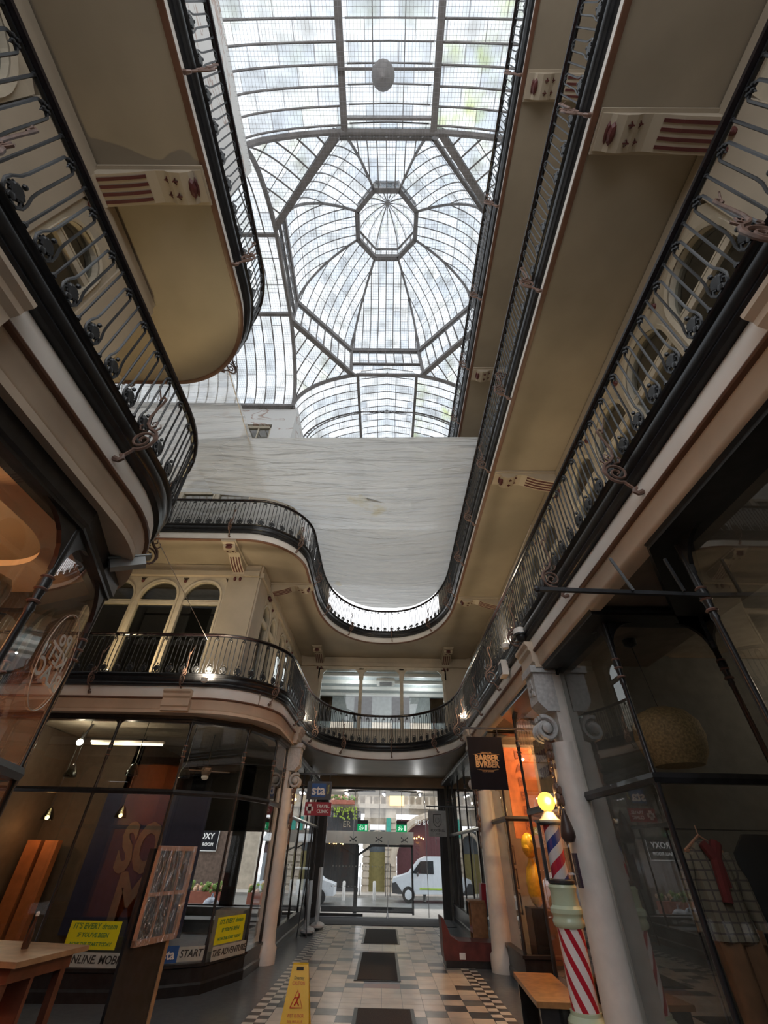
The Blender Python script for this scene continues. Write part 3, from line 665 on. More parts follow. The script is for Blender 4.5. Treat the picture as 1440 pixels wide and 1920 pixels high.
def low(k):      # chamfered square below the drum
    a = [(1, .42), (.42, 1), (-.42, 1), (-1, .42), (-1, -.42), (-.42, -1), (.42, -1), (1, -.42)][k % 8]; return Vector((RX + a[0] * HS, YC + a[1] * H2, ZP + .1))
g = MB(); b = MB()
for k in range(8):
    A, B, C, D = low(k), low(k + 1), octv(RA, k + 1, ZD), octv(RA, k, ZD); w = (A - B).length
    card = k in (7, 1, 3, 5)
    if not card or True:
        lo = .36 if card else 0
        A2, B2 = A.lerp(D, lo), B.lerp(C, lo); g.quad(A2, B2, C, D, [(0, 0), (0, w), (1.9, w), (1.9, 0)])
        m_ = 8
        for i in range(m_ + 1): b.bar(A2.lerp(B2, i / m_), D.lerp(C, i / m_), .035 if i % 4 else .09, .05)
        b.bar(A2.lerp(D, .06), B2.lerp(C, .06), .12, .08)
    b.bar(A, D, .14, .14)
g.build('drum_glazing', RG_V, dome); b.build('drum_frame', STEEL, dome)
for k in range(8): MB().bar(octv(RA, k, ZD), octv(RA, k + 1, ZD), .16, .24).build('base_ring', STEEL, dome)
AM = math.acos(RLan / RA)
def dprof(t): a = AM * t; return RA * math.cos(a), ZD + (ZL - ZD) * math.sin(a) / math.sin(AM)
TN = math.tan(math.radians(22.5)); ND = 16
for k in range(8):
    am = math.radians(45 * (k + 1)); U = Vector((math.cos(am), math.sin(am), 0)); S = Vector((-math.sin(am), math.cos(am), 0)); g = MB(); b = MB(); L = 0; C0 = Vector((DX, DY, 0))
    Ls = [0]
    for i in range(ND): r0, z0_ = dprof(i / ND); r1, z1_ = dprof((i + 1) / ND); Ls.append(Ls[-1] + math.hypot(r1 - r0, z1_ - z0_))
    for i in range(ND):
        r0, z0_ = dprof(i / ND); r1, z1_ = dprof((i + 1) / ND); w0, w1 = r0 * TN, r1 * TN
        P0, P1 = C0 + U * r0 + Vector((0, 0, z0_)), C0 + U * r1 + Vector((0, 0, z1_))
        g.quad(P0 - S * w0, P0 + S * w0, P1 + S * w1, P1 - S * w1, [(Ls[i] + k * 3, -w0), (Ls[i] + k * 3, w0), (Ls[i + 1] + k * 3, w1), (Ls[i + 1] + k * 3, -w1)])
    g.build('dome_glazing', RG_D, dome)
    for j in range(-4, 5):
        off = (j) * .385; pts = []
        for i in range(ND + 1):
            r0, z0_ = dprof(i / ND)
            if r0 * TN < abs(off): 
                # end exactly on the hip
                rr = abs(off) / TN; a = math.acos(min(1, rr / RA)); pts.append(C0 + U * rr + S * off + Vector((0, 0, ZD + (ZL - ZD) * math.sin(a) / math.sin(AM)))); break
            pts.append(C0 + U * r0 + S * off + Vector((0, 0, z0_)))
        b.tube(pts, .024, 4)
    for t in (.28, .52, .76):
        r0, z0_ = dprof(t); P0 = C0 + U * r0 + Vector((0, 0, z0_)); b.tube([P0 - S * r0 * TN, P0 + S * r0 * TN], .009, 4)
    b.build('dome_bars', STEEL, dome)
    MB().tube([octv(dprof(i / ND)[0], k, dprof(i / ND)[1]) for i in range(ND + 1)], .06, 5).build('hip_rib', STEEL, dome)
    MB().bar(octv(RLan, k, ZL), octv(RLan, k + 1, ZL), .2, .26).build('lantern_ring', STEEL, dome)
ZT = 26.5; ZA = 28.9
g = MB(); b = MB(); bd = MB()
for k in range(8):
    A, B, C, D = octv(RLan, k, ZL), octv(RLan, k + 1, ZL), octv(RLan, k + 1, ZT), octv(RLan, k, ZT); g.quad(A, B, C, D, [(0, 0), (0, 1.1), (1, 1.1), (1, 0)])
    for i in range(4): b.bar(A.lerp(B, i / 4), D.lerp(C, i / 4), .07 if i == 0 else .03, .05)
    b.bar(A.lerp(D, .35), B.lerp(C, .35), .05, .05); b.bar(D, C, .09, .1)
    for j in range(8):
        a0_, a1_ = PI / 2 * j / 8, PI / 2 * (j + 1) / 8
        A, B = octv(RLan * math.cos(a0_), k, ZT + (ZA - ZT) * math.sin(a0_)), octv(RLan * math.cos(a0_), k + 1, ZT + (ZA - ZT) * math.sin(a0_))
        D, C = octv(RLan * math.cos(a1_), k, ZT + (ZA - ZT) * math.sin(a1_)), octv(RLan * math.cos(a1_), k + 1, ZT + (ZA - ZT) * math.sin(a1_))
        g.quad(A, B, C, D, [(j * .3, 0), (j * .3, 1), (j * .3 + .3, 1), (j * .3 + .3, 0)])
    for h in (0, .5):
        b.tube([octv(RLan * math.cos(PI / 2 * j / 8), k, ZT + (ZA - ZT) * math.sin(PI / 2 * j / 8)).lerp(octv(RLan * math.cos(PI / 2 * j / 8), k + 1, ZT + (ZA - ZT) * math.sin(PI / 2 * j / 8)), h) for j in range(9)], .03 if h == 0 else .02, 4)
b.ball((DX, DY, ZA - .05), .14, 8)
g.build('lantern_glazing', RG_L, dome); b.build('lantern_ribs', STEEL, dome)
# outer pent roof glass closing the cardinal gaps between drum and vault ridges
pg = MB(); 
for (ax, s) in (('y', -1), ('y', 1), ('x', -1), ('x', 1)):
    e = [low(1), low(2)] if (ax, s) == ('y', 1) else [low(5), low(6)] if (ax, s) == ('y', -1) else [low(3), low(4)] if (ax, s) == ('x', -1) else [low(7), low(0)]
    u_ = Vector((0, 0, .68)); pg.quad(e[0] + Vector((0, 0, .3)), e[1] + Vector((0, 0, .3)), e[1] + u_, e[0] + u_, [(0, 0), (0, 3), (.4, 3), (.4, 0)])
pg.build('apron_glazing', RG_V, dome)
# bird netting stretched beneath the roof
def net_mat():
    m = bpy.data.materials.new('bird_net_cord'); m.use_nodes = True; n = m.node_tree; n.nodes.clear()
    out = N(n, 'ShaderNodeOutputMaterial'); tr = N(n, 'ShaderNodeBsdfTransparent'); df = N(n, 'ShaderNodeBsdfDiffuse'); mx = N(n, 'ShaderNodeMixShader'); df.inputs[0].default_value = (.35, .35, .37, 1)
    tc = N(n, 'ShaderNodeTexCoord'); sp = N(n, 'ShaderNodeSeparateXYZ'); n.links.new(tc.outputs['Object'], sp.inputs[0]); ms = []
    for ax in (0, 1):
        a = N(n, 'ShaderNodeMath', operation='PINGPONG'); a.inputs[1].default_value = .042; n.links.new(sp.outputs[ax], a.inputs[0])
        b_ = N(n, 'ShaderNodeMath', operation='LESS_THAN'); b_.inputs[1].default_value = .0026; n.links.new(a.outputs[0], b_.inputs[0]); ms.append(b_)
    mm = N(n, 'ShaderNodeMath', operation='MAXIMUM'); n.links.new(ms[0].outputs[0], mm.inputs[0]); n.links.new(ms[1].outputs[0], mm.inputs[1])
    n.links.new(mm.outputs[0], mx.inputs[0]); n.links.new(tr.outputs[0], mx.inputs[1]); n.links.new(df.outputs[0], mx.inputs[2]); n.links.new(mx.outputs[0], out.inputs[0]); return m
tag(MB().quad((-4, -5, 16.0), (3.8, -5, 16.0), (3.8, 19, 16.0), (-4, 19, 16.0)).quad((-12, 3, 16.0), (-4, 3, 16.0), (-4, 10.9, 16.0), (-12, 10.9, 16.0)).build('bird_net', net_mat()), 'fine grey square-mesh bird net stretched flat under the glass roof', 'net', None, 'stuff')
# round lamp hanging under the near vault
l = empty('hanging_lamp', (-.27, 1.22, 16.9), 0, 'dark round pendant lamp hanging below the near glass vault', 'lamp')
MB().lathe((0, 0, 0), [(.02, -.42), (.12, -.3), (.26, -.1), (.30, .05), (.24, .16), (.1, .2), (.03, .22)], 16).build('lamp_body', STEEL, l, True)
MB().tube([(0, 0, .2), (0, 0, 1.6)], .012, 5).build('hanging_rod', STEEL, l); MB().bar((-1.3, 0, 1.62), (1.45, 0, 1.62), .06, .08).build('cross_beam', STEEL, l)
# ---------------------------------------------------------------- plastic sheets
def sheet(name, label, corners, z, nx, ny, amp, m, seed=0, zf=None, lim=None):
    A, B, C, D = [Vector(c) for c in corners]; mb = MB(); idx = {}
    for j in range(ny + 1):
        for i in range(nx + 1):
            s, t = i / nx, j / ny; p = A.lerp(B, s).lerp(D.lerp(C, s), t)
            if lim: lo, hi = lim(p.y); p.x = lo + (hi - lo) * s
            e = math.sin(PI * min(1, max(0, s))) * math.sin(PI * min(1, max(0, t)))
            w = noise.noise(Vector((p.x * .55 + seed, p.y * 2.6, 0))) * amp + noise.noise(Vector((p.x * .3, p.y * .4, seed + 5))) * amp * 2.2
            mb.v.append((p.x, p.y, z - .28 * e + w * (.35 + .65 * e) + (zf(s, t) if zf else 0)))
    for j in range(ny):
        for i in range(nx): a = j * (nx + 1) + i; mb.f.append((a, a + 1, a + nx + 2, a + nx + 1))
    o = mb.build(name, m, None, True); return tag(o, label, 'plastic sheet')
SH = sheet_mat('white_plastic_sheet', .97); SH2 = sheet_mat('thin_plastic_sheet', .62, (.85, .85, .84))
def sheet_lim(y):
    hi = 2.34; lo = -5.4 if y < 9.6 else -2.55
    if 9.6 <= y < 11.28: q_ = min(1, max(0, (11.28 - y) / 1.62)); lo = -4.1 + 1.6 * math.sqrt(max(0, 1 - q_ * q_)) - .1
    if y > 13.3:
        k = max(.02, 1 - min(1, (y - 13.3) / 3.86) ** 2.25) ** (1 / 2.25); lo, hi = -.06 - 2.52 * k, -.06 + 2.46 * k
    return lo, hi
sheet('plastic_sheet', 'large white plastic sheet stretched level across the arcade under the dome', [(-5.4, 7.35, 0), (2.34, 7.2, 0), (2.34, 17.16, 0), (-5.4, 17.16, 0)], 9.98, 70, 110, .09, SH, 1, None, sheet_lim)
sheet('plastic_sheet', 'thin translucent plastic sheet over the left side arm, overlapping the large one', [(-11.5, 4.7, 0), (-3.68, 4.75, 0), (-3.62, 9.6, 0), (-11.5, 9.6, 0)], 10.06, 50, 40, .06, SH2, 9)
dp = MB(); Pd = resample(P_FAR[2:], .12); Fd = frames(Pd)
for i, (p, t, nr) in enumerate(Fd):
    q_ = p + nr * (.72 + .05 * math.sin(i * .9) + .03 * math.sin(i * 2.3)); q2 = p + nr * (.34 + .03 * math.sin(i * .7))
    dp.v += [(q_.x, q_.y, 8.76), (p.x + nr.x * .6 + .02 * math.sin(i * 1.7), p.y + nr.y * .6, 9.5), (q2.x, q2.y, 10.05)]
for i in range(len(Fd) - 1):
    for k in (0, 1): a = i * 3 + k; dp.f.append((a, a + 3, a + 4, a + 1))
tag(dp.build('plastic_drape', SH, None, True), 'white plastic sheeting hung behind the balusters of the upper far left gallery', 'plastic sheet')
rp = MB(); rp.tube([(-3.68, 4.7, 10.06), (-3.72, 7.4, 9.98), (-3.62, 9.75, 10.0)], .012, 5); tag(rp.build('sheet_rope', WHITE), 'thin cord along the edge of the translucent plastic sheet', 'cord')
# ---------------------------------------------------------------- ground floor
FL = -.38
M_T = mat('cream_floor_tile', (.60, .53, .44), .28, var=.16, scale=3); M_TD = mat('charcoal_floor_tile', (.06, .058, .06), .3, var=.3); M_TG = mat('grey_floor_tile', (.17, .18, .165), .3, var=.2)
M_TR = mat('rust_floor_tile', (.22, .09, .07), .3); M_TB = mat('slate_blue_floor_tile', (.13, .14, .2), .3); M_VIN = mat('blue_grey_floor', (.10, .115, .13), .3, var=.2, scale=12)
struct('floor', MB().box(-12, -6, FL - .1, 8.5, 22.2, FL), M_VIN)
tm = {k: MB() for k in 'ctgrb'}; S_ = .342; e = .003
for r in range(0, 80):
    y0 = 5.0 + r * S_ * .985
    if y0 > 19.5: break
    T = abs((r % 8) - 4)
    for c in range(-5, 5):
        x0 = c * S_; ac = c if c >= 0 else -c - 1; k = 'c'
        if ac == T: k = 't' if ac % 2 else 'g'
        if ac == 0 and T == 1: k = 'r'
        if ac == 0 and T == 0: k = 'b'
        if x0 < -1.66: x0b, x1b = -1.66, x0 + S_
        else: x0b, x1b = x0, x0 + S_
        x1b = min(x1b, 1.69)
        if ac == 4 and k == 'c' and (r + (c > 0)) % 5 == 0: k = 't'
        tm[k].box(x0b + e, y0 + e, FL, x1b - e, y0 + S_ * .985 - e, FL + .006)
for k, m in (('c', M_T), ('t', M_TD), ('g', M_TG), ('r', M_TR), ('b', M_TB)): struct('floor', tm[k], m)
tw, td = MB(), MB(); q = .165
for sx, xa in ((-1, -1.995), (1, 1.70)):
    for r in range(90):
        for c in range(2): ((tw if (r + c) % 2 else td).box(xa + c * q + .002, 5 + r * q + .002, FL, xa + (c + 1) * q - .002, 5 + (r + 1) * q - .002, FL + .006))
struct('floor', tw, mat('white_border_tile', (.66, .62, .55), .3)); struct('floor', td, M_TD)
MM = mat('charcoal_mat', (.055, .055, .058), .95, var=.3, scale=60, bump=.4)
for x0, x1, y0, y1, lb in ((-.57, .48, 16.1, 18.9, 'dark grey rubber mat furthest from the camera, next to the entrance'), (-.54, .37, 11.9, 14.85, 'long dark grey mat in the middle of the tiled floor'), (-.43, .51, 7.4, 10.1, 'dark grey mat nearest the camera at the bottom edge')):
    cx, cy = (x0 + x1) / 2, (y0 + y1) / 2; t = empty('floor_mat', (cx, cy, FL + .006), 0, lb, 'floor mat')
    MB().box(x0 - cx, y0 - cy, 0, x1 - cx, y1 - cy, .008).build('border', IRON, t); MB().box(x0 - cx + .06, y0 - cy + .06, .008, x1 - cx - .06, y1 - cy - .06, .016).build('pile', MM, t)
tag(MB().box(-2.55, 19.7, FL + .001, 2.5, 21.8, FL + .02).build('entrance_mat', mat('entrance_matting', (.06, .065, .075), .9, var=.3, scale=40)), 'wide dark ribbed entrance matting in front of the glass doors', 'doormat')
# shop fronts ------------------------------------------------
WOOD_D = mat('black_shopfront_paint', (.017, .017, .019), .32, var=.4, scale=8)
BRN = mat('mullion_ring_paint', (.26, .15, .12), .45)
def mullion_mb(h, ztr, ringed=True):
    m = MB(); m.lathe((0, 0, 0), [(.035, 0), (.035, .25), (.026, .3), (.026, ztr - .1), (.034, ztr - .05), (.034, ztr + .05), (.026, ztr + .1), (.026, h - .75), (.036, h - .72), (.026, h - .68), (.034, h - .6), (.046, h - .5), (.03, h - .44), (.03, h)], 10); return m
def shopfront(P, label, zt, zb=.10, ztr=2.17, beam=.16, rad=.32, glass=GLASS, off=0., mull=True, closed_ends=True, thick_transom=.045, out=.05):
    """P: plan polyline with the arcade on the left of travel"""
    c = P[0]; root = empty('shopfront', (c[0], c[1], FL), 0, label, 'shopfront'); O = (-c[0], -c[1], -FL)
    def fin(o): o.data.transform(Matrix.Translation(O)); return o
    fin(sweep(MB(), P, [(-out, zt), (-out, zt + .03), (-out - .025, zt + .05), (-out - .025, zt + beam), (.12, zt + beam), (.12, zt)]).build('header_beam', WOOD_D, root))
    fin(sweep(MB(), P, [(-.05, FL), (-.05, FL + .12), (-.03, FL + .15), (-.03, zb - .06), (-.07, zb - .04), (-.07, zb), (.08, zb), (.08, FL)]).build('stallriser', WOOD_D, root))
    if ztr: fin(sweep(MB(), P, [(-.03, ztr - thick_transom), (-.045, ztr), (-.03, ztr + thick_transom), (.04, ztr + thick_transom), (.04, ztr - thick_transom)]).build('transom', WOOD_D, root))
    for i in range(len(P) - 1):
        A, B = P[i], P[i + 1]
        fin(MB().quad((A[0], A[1], zb), (B[0], B[1], zb), (B[0], B[1], zt), (A[0], A[1], zt)).build('glass_pane', glass, root))
        # rounded upper corners
        L = math.hypot(B[0] - A[0], B[1] - A[1]); u = ((B[0] - A[0]) / L, (B[1] - A[1]) / L); nr = (u[1], -u[0]); r = min(rad, L * .3)
        for a0, sg in ((.03, 1), (L - .03, -1)):
            s = MB()
            for j in range(6):
                t0, t1 = PI / 2 * j / 6, PI / 2 * (j + 1) / 6
                s.prism([(a0, zt), (a0 + sg * r * (1 - math.sin(t0)), zt - r * (1 - math.cos(t0))), (a0 + sg * r * (1 - math.sin(t1)), zt - r * (1 - math.cos(t1)))], -.02, .02, lambda a, z, t: (A[0] + u[0] * a + nr[0] * t, A[1] + u[1] * a + nr[1] * t, z))
            fin(s.build('corner_fillet', WOOD_D, root))
    if mull:
        for i, p in enumerate(P):
            o = mullion_mb(zt - zb, ztr - zb if ztr else 1.2).build('mullion', WOOD_D, root, True); o.location = (p[0] - c[0], p[1] - c[1], zb - FL)
            for z in (zt - .66, zt - .56, zt - .46): MB().lathe((0, 0, 0), [(.038, z - .012 - zb), (.05, z - zb), (.038, z + .012 - zb)], 10).build('mullion_ring', BRN, o, True)
    return root
TNM = 'trim_'
# underside of the recessed edge above shop windows
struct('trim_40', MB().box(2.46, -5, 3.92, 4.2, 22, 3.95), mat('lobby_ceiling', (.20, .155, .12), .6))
sh1 = shopfront([(2.70, -3.6), (2.70, .75)], 'dark shopfront window behind the camera on the right', 3.81, beam=.09, out=.23)
sh = shopfront([(2.70, 1.5), (2.70, 3.2), (3.90, 4.86)], 'black framed shop window at the right edge with rounded corners, nearest on the right', 3.81, beam=.09, out=.23, ztr=None)
sh = shopfront([(3.93, 4.9), (2.70, 4.9), (2.70, 6.86)], 'dark clothes shop window beside the pale pilaster with a brown transom', 3.81, beam=.09, out=.23, zb=.09)
sh = shopfront([(2.70, 6.98), (2.70, 9.55), (3.90, 11.3)], 'near window of the orange-lit barber shop, behind the striped pole', 3.81, beam=.09, out=.23)
sh = shopfront([(3.93, 11.38), (2.70, 11.38), (2.70, 12.95)], 'far window of the barber shop with the golden ornament behind it', 3.81, beam=.09, out=.23, zb=.09)
sh = shopfront([(2.70, 13.4), (2.70, 15.1), (2.70, 16.7), (2.70, 18.3), (2.70, 19.9), (2.70, 21.5)], 'row of narrow dark shop windows at the far right before the doors', 3.81, beam=.09, out=.23, ztr=2.12)
PN = [(-9.6, 4.42), (-4.0, 4.42), (-3.03, 4.04), (-2.6, 2.8), (-2.6, .72)]
sh = shopfront(PN, 'angled black cafe shopfront at the left edge with mirrored white lettering', 3.6, ztr=2.0, beam=.2, rad=.4)
sh = shopfront([(-2.6, .3), (-2.6, -3.6)], 'dark shopfront window behind the camera on the left', 3.6)
PF = [(-2.66, 12.95), (-2.72, 11.85), (-3.15, 10.72), (-4.25, 10.08), (-5.8, 9.98), (-7.45, 9.98), (-9.2, 9.98), (-11, 9.98)]
sh = shopfront(PF, 'large faceted black shopfront curving round the far left corner with yellow posters', 3.70, zb=0.0, ztr=2.42, beam=.11, rad=.1)
sh = shopfront([(-2.72, 21.5), (-2.72, 19.9), (-2.7, 18.2), (-2.7, 16.6), (-2.68, 15.0), (-2.66, 13.6)], 'narrow dark shopfront at the far left behind the travel clinic sign', 3.70, ztr=2.3, zb=.05)
struct('trim_41', sweep(MB(), [(p[0], p[1]) for p in P_FAR], [(.03, -.23), (.03, -.29), (.75, -.29), (.75, -.23)], True, G1), TAN)
struct('trim_42', sweep(MB(), [(p[0], p[1]) for p in P_NEAR], [(.03, -.23), (.03, -.30), (.85, -.30), (.85, -.23)], True, G1), TAN)
# passage ceiling beyond the far gallery edge and side piers
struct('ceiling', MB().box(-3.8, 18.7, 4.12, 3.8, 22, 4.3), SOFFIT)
# interiors
GREY = mat('grey_interior_paint', (.17, .165, .15), .7); BROWN = mat('brown_interior_paint', (.11, .078, .056), .7); ORNG = mat('orange_interior_paint', (.72, .30, .13), .6)
PALE = mat('pale_interior_paint', (.42, .38, .32), .6); FLW = mat('dark_floorboards', (.11, .07, .045), .35)
struct('wall_inner', MB().box(7.2, -6, FL, 7.3, 6.9, 4.1).box(4.6, 6.8, FL, 7.3, 6.95, 4.1).box(2.75, 6.75, FL, 4.6, 6.95, 4.1).box(2.75, .9, FL, 7.2, 1.0, 4.1), GREY)
struct('wall_inner', MB().box(6.2, 6.95, FL, 6.3, 13.2, 4.1).box(2.75, 6.95, FL, 6.2, 7.0, 4.1), ORNG)
struct('wall_inner', MB().box(2.75, 13.05, FL, 8, 13.2, 4.1).box(5.5, 13.2, FL, 5.6, 22, 4.1).box(2.6, 21.6, FL, 5.6, 21.7, 4.1), GREY)
struct('wall_inner', MB().box(-12, 3.0 - 9, FL, -11.9, 4.2, 4.1).box(-7.4, -6, FL, -7.3, 4.0, 4.1).box(-7.3, .5, FL, -2.75, .6, 4.1), mat('cafe_orange_paint', (.60, .22, .09), .6))
struct('wall_inner', MB().box(-12, 10.0, FL, -11.9, 19, 4.1).box(-9.4, 14.2, FL, -7.3, 14.4, 4.1).box(-7.45, 14.2, FL, -7.3, 19, 4.1).box(-9.4, 10.1, FL, -9.3, 14.3, 4.1), BROWN)
# street wall at the back of the left shop, with its windows
bw = MB().box(-7.3, 18.8, FL, -2.8, 18.95, .13).box(-7.3, 18.8, 2.05, -2.8, 18.95, 4.1).box(-7.3, 18.8, FL, -6.75, 18.95, 4.1).box(-5.4, 18.8, FL, -4.95, 18.95, 4.1)
struct('wall_back', bw, mat('black_pier_paint', (.03, .03, .032), .5))
bw = MB().box(-2.95, 13.3, FL, -2.8, 13.4, 4.1); struct('wall_left', MB().box(-3.6, 18.95, FL, -3.5, 21.8, 4.1), GREY)
struct('baseboard_left', MB().box(-7.3, 18.4, FL, -2.9, 18.8, .1).box(-7.3, 17.4, FL, -2.9, 18.4, -.1), mat('grey_sill', (.16, .165, .17), .5))
# pilasters --------------------------------------------------
PST = mat('pilaster_cream_paint', (.72, .67, .62), .45, var=.06); PGR = mat('pilaster_grey_stone', (.52, .51, .50), .6, var=.15, scale=20, bump=.3)
def pilaster(loc, rz, label, ht=3.77):
    """local: x towards the arcade, z up from the floor"""
    r = empty('pilaster', loc, rz, label, 'pilaster', 'pilasters between the shopfronts'); m = MB(); H = ht - FL
    m.lathe((0, 0, 0), [(.27, 0), (.27, .25), (.23, .3), (.215, .5), (.20, 2.6), (.19, H - .95)], 20); m.build('shaft', PST, r, True)
    MB().box(-.13, -.17, 0, .05, .17, H + .02).build('backing', PST, r)
    b = MB(); b.prism([(0, H - .42), (.30, H - .42), (.30, H + .0), (0, H)], -.19, .19).prism([(0, H - .55), (.18, H - .55), (.30, H - .42), (0, H - .42)], -.19, .19).box(-.05, -.24, H, .34, .24, H + .1); b.build('capital_block', PGR, r)
    v = MB()
    for s in (-.13, 0, .13):
        sp = []
        for i in range(22): t = i / 21; a = 1.2 + t * 3.4 * PI; q_ = .15 * (1 - t) + .02; sp.append((.24 + q_ * math.cos(a), s, H - .78 + q_ * math.sin(a)))
        v.tube(sp, .036, 6)
    v.ball((.24, -.19, H - .78), .075, 8, (1, .5, 1)).ball((.24, .19, H - .78), .075, 8, (1, .5, 1))
    v.build('volute', PGR, r, True)
    f = MB()
    for i, (z, q_) in enumerate(((H - .98, .09), (H - 1.1, .075), (H - 1.22, .06), (H - 1.34, .05), (H - 1.5, .085), (H - 1.62, .10), (H - 1.74, .06), (H - 1.86, .035), (H - 1.98, .028), (H - 2.1, .022))):
        f.ball((.235, 0, z), q_, 7, (.45, 1, .8))
        if q_ > .05: f.ball((.22, -.1, z - .03), q_ * .6, 6, (.5, 1, 1.1)); f.ball((.22, .1, z - .03), q_ * .6, 6, (.5, 1, 1.1))
    f.tube([(.23, 0, H - .95), (.23, 0, H - 2.1)], .016, 5); f.build('leaf_drop', COPPER, r, True)
    o = MB(); 
    for k in range(9): a = k * .7; o.ball((.305, .11 * math.cos(a) * (k % 3) / 2, H - .21 + .12 * math.sin(a) * (k % 3) / 2), .045, 6, (.4, 1, 1))
    o.build('carved_relief', PGR, r, True); return r
p0 = pilaster((2.60, 6.86, FL), PI, 'cream pilaster beside the barber pole, grey carved capital, nearest complete one')
dup(p0, (2.60, 13.0, FL), PI, 'cream pilaster between the barber shop and the far dark windows'); dup(p0, (2.60, 1.1, FL), PI, 'pilaster at the extreme right beside the camera')
dup(p0, (-2.62, 13.3, FL), 0, 'narrow cream pilaster between the two far left shopfronts'); dup(p0, (-2.62, .5, FL), 0, 'pilaster at the extreme left beside the camera')
def frieze_block(x, y, rz, label):
    r = empty('frieze_block', (x, y, G1), rz, label, 'frieze block', 'moulded blocks on the gallery fascia'); f = lambda a, b, t: (a, t, b)
    MB().prism([(-.15, -.26), (.03, -.26), (.03, -.19), (.06, -.17), (.06, -.02), (.10, .02), (.10, .07), (.14, .11), (.14, .15), (-.15, .15)], -.30, .30, f).build('block', TAN, r); return r
frieze_block(2.38, .98, PI, 'tan moulded block on the right fascia beside the topmost right edge'); frieze_block(2.38, 6.9, PI, 'tan moulded block above the barber pilaster under the dome camera')
frieze_block(2.38, 13.1, PI, 'small tan moulded block on the far right fascia'); frieze_block(-2.42, .95, 0, 'tan moulded block on the left fascia at the left edge')
frieze_block(-4.55, 9.66, -PI / 2, 'tan moulded block on the far left fascia below the lit gallery lamp')
frieze_block(-2.46, 13.2, 0, 'tan moulded block above the narrow far left pilaster')
# uplighter fixtures on the fascias: first two real, the rest added fill
LB = emis('warm_bulb', (1, .80, .45), 9)
def uplight(x, y, z, out, label, watts, col=(1, .82, .58), d=(0, 0, 1), size=.16):
    r = empty('uplight', (x, y, z), 0, label, 'light fitting', 'small lamps on the gallery fascia')
    MB().lathe((0, 0, 0), [(.02, -.05), (.06, -.03), (.075, .05)], 12).build('housing', WHITE, r, True); MB().lathe((0, 0, .045), [(.068, 0), (.06, .012)], 12).build('lens', LB, r)
    l = bpy.data.lights.new('uplight_lamp', 'AREA'); l.shape = 'DISK'; l.size = size; l.energy = watts * LAMP; l.color = col; o = bpy.data.objects.new('uplight_lamp', l); COL.objects.link(o); o.parent = r
    o.location = (0, 0, .075); o.rotation_euler = Vector(d).to_track_quat('-Z', 'Y').to_euler(); return r
def point(x, y, z, w, col=(1, .8, .55), rad=.06, parent=None, spot=None):
    l = bpy.data.lights.new('lamp_light', 'POINT'); l.energy = w * LAMP; l.color = col; l.shadow_soft_size = min(rad, .035); o = bpy.data.objects.new('lamp_light', l); COL.objects.link(o); o.location = (x, y, z)
    if parent: o.parent = parent
    return o
uplight(-4.0, 9.48, 4.42, None, 'small warm lamp shining up the black fascia of the far left gallery', 40, d=(0, .35, 1))
uplight(2.22, 7.6, 4.55, None, 'small warm lamp beside the dome camera lighting the golden scroll', 22, d=(.25, .2, 1))
uplight(2.2, 13.0, 4.5, None, 'small added fill lamp on the far right fascia', 25, d=(.3, .2, 1)); uplight(-2.25, 13.6, 4.5, None, 'small added fill lamp on the far left fascia near the end curve', 25, d=(-.2, .3, 1))  # both added to lift the dim far galleries
uplight(-3.35, 4.55, 4.72, None, 'added warm fill lamp tucked behind the near left gallery corner', 34, (1, .78, .42), (.1, .15, 1))  # added to warm the soffit of the rounded end, mostly hidden
uplight(2.95, 5.4, 4.62, None, 'added warm fill lamp on the first floor gallery edge, right side', 15, (1, .78, .45), (.15, .5, 1)); uplight(2.95, 11.6, 4.62, None, 'added warm fill lamp on the first floor gallery edge, far right side', 12, (1, .78, .45), (.15, .2, 1))  # pair added to warm the right hand soffit from below
uplight(-6.6, 10.0, 4.72, None, 'added warm fill lamp behind the balusters of the far left first floor gallery', 26, (1, .78, .45), (.3, .3, 1))  # added to brighten the far left gallery
# ------------------------------------------------------------ barber pole
def stripe_mat(name, cols, turns, pitch, rough=.25):
    """helical stripes from the lathe's UV"""
    m = bpy.data.materials.new(name); m.use_nodes = True; n = m.node_tree; b = n.nodes['Principled BSDF']; b.inputs['Roughness'].default_value = rough
    uv = N(n, 'ShaderNodeUVMap'); sp = N(n, 'ShaderNodeSeparateXYZ'); n.links.new(uv.outputs[0], sp.inputs[0])
    a = N(n, 'ShaderNodeMath', operation='MULTIPLY'); a.inputs[1].default_value = turns; n.links.new(sp.outputs[0], a.inputs[0])
    c = N(n, 'ShaderNodeMath', operation='MULTIPLY'); c.inputs[1].default_value = pitch; n.links.new(sp.outputs[1], c.inputs[0])
    d = N(n, 'ShaderNodeMath', operation='ADD'); n.links.new(a.outputs[0], d.inputs[0]); n.links.new(c.outputs[0], d.inputs[1])
    f = N(n, 'ShaderNodeMath', operation='FRACT'); n.links.new(d.outputs[0], f.inputs[0]); r = N(n, 'ShaderNodeValToRGB'); r.color_ramp.interpolation = 'CONSTANT'
    r.color_ramp.elements[0].position = 0; r.color_ramp.elements[0].color = (*cols[0][1], 1); r.color_ramp.elements[1].position = cols[1][0]; r.color_ramp.elements[1].color = (*cols[1][1], 1)
    for p, q in cols[2:]: x = r.color_ramp.elements.new(p); x.color = (*q, 1)
    n.links.new(f.outputs[0], r.inputs[0]); n.links.new(r.outputs[0], b.inputs['Base Color']); return m
SW, SB, SR = (.72, .72, .76), (.02, .05, .26), (.50, .02, .06)
POLE_T = stripe_mat('barber_stripes_upper', [(0, SB), (.25, SW), (.5, SR), (.75, SW)], -1, 2.1); POLE_B = stripe_mat('barber_stripes_lower', [(0, (.45, .01, .03)), (.42, (.80, .77, .78))], 6, 3.4, .3)
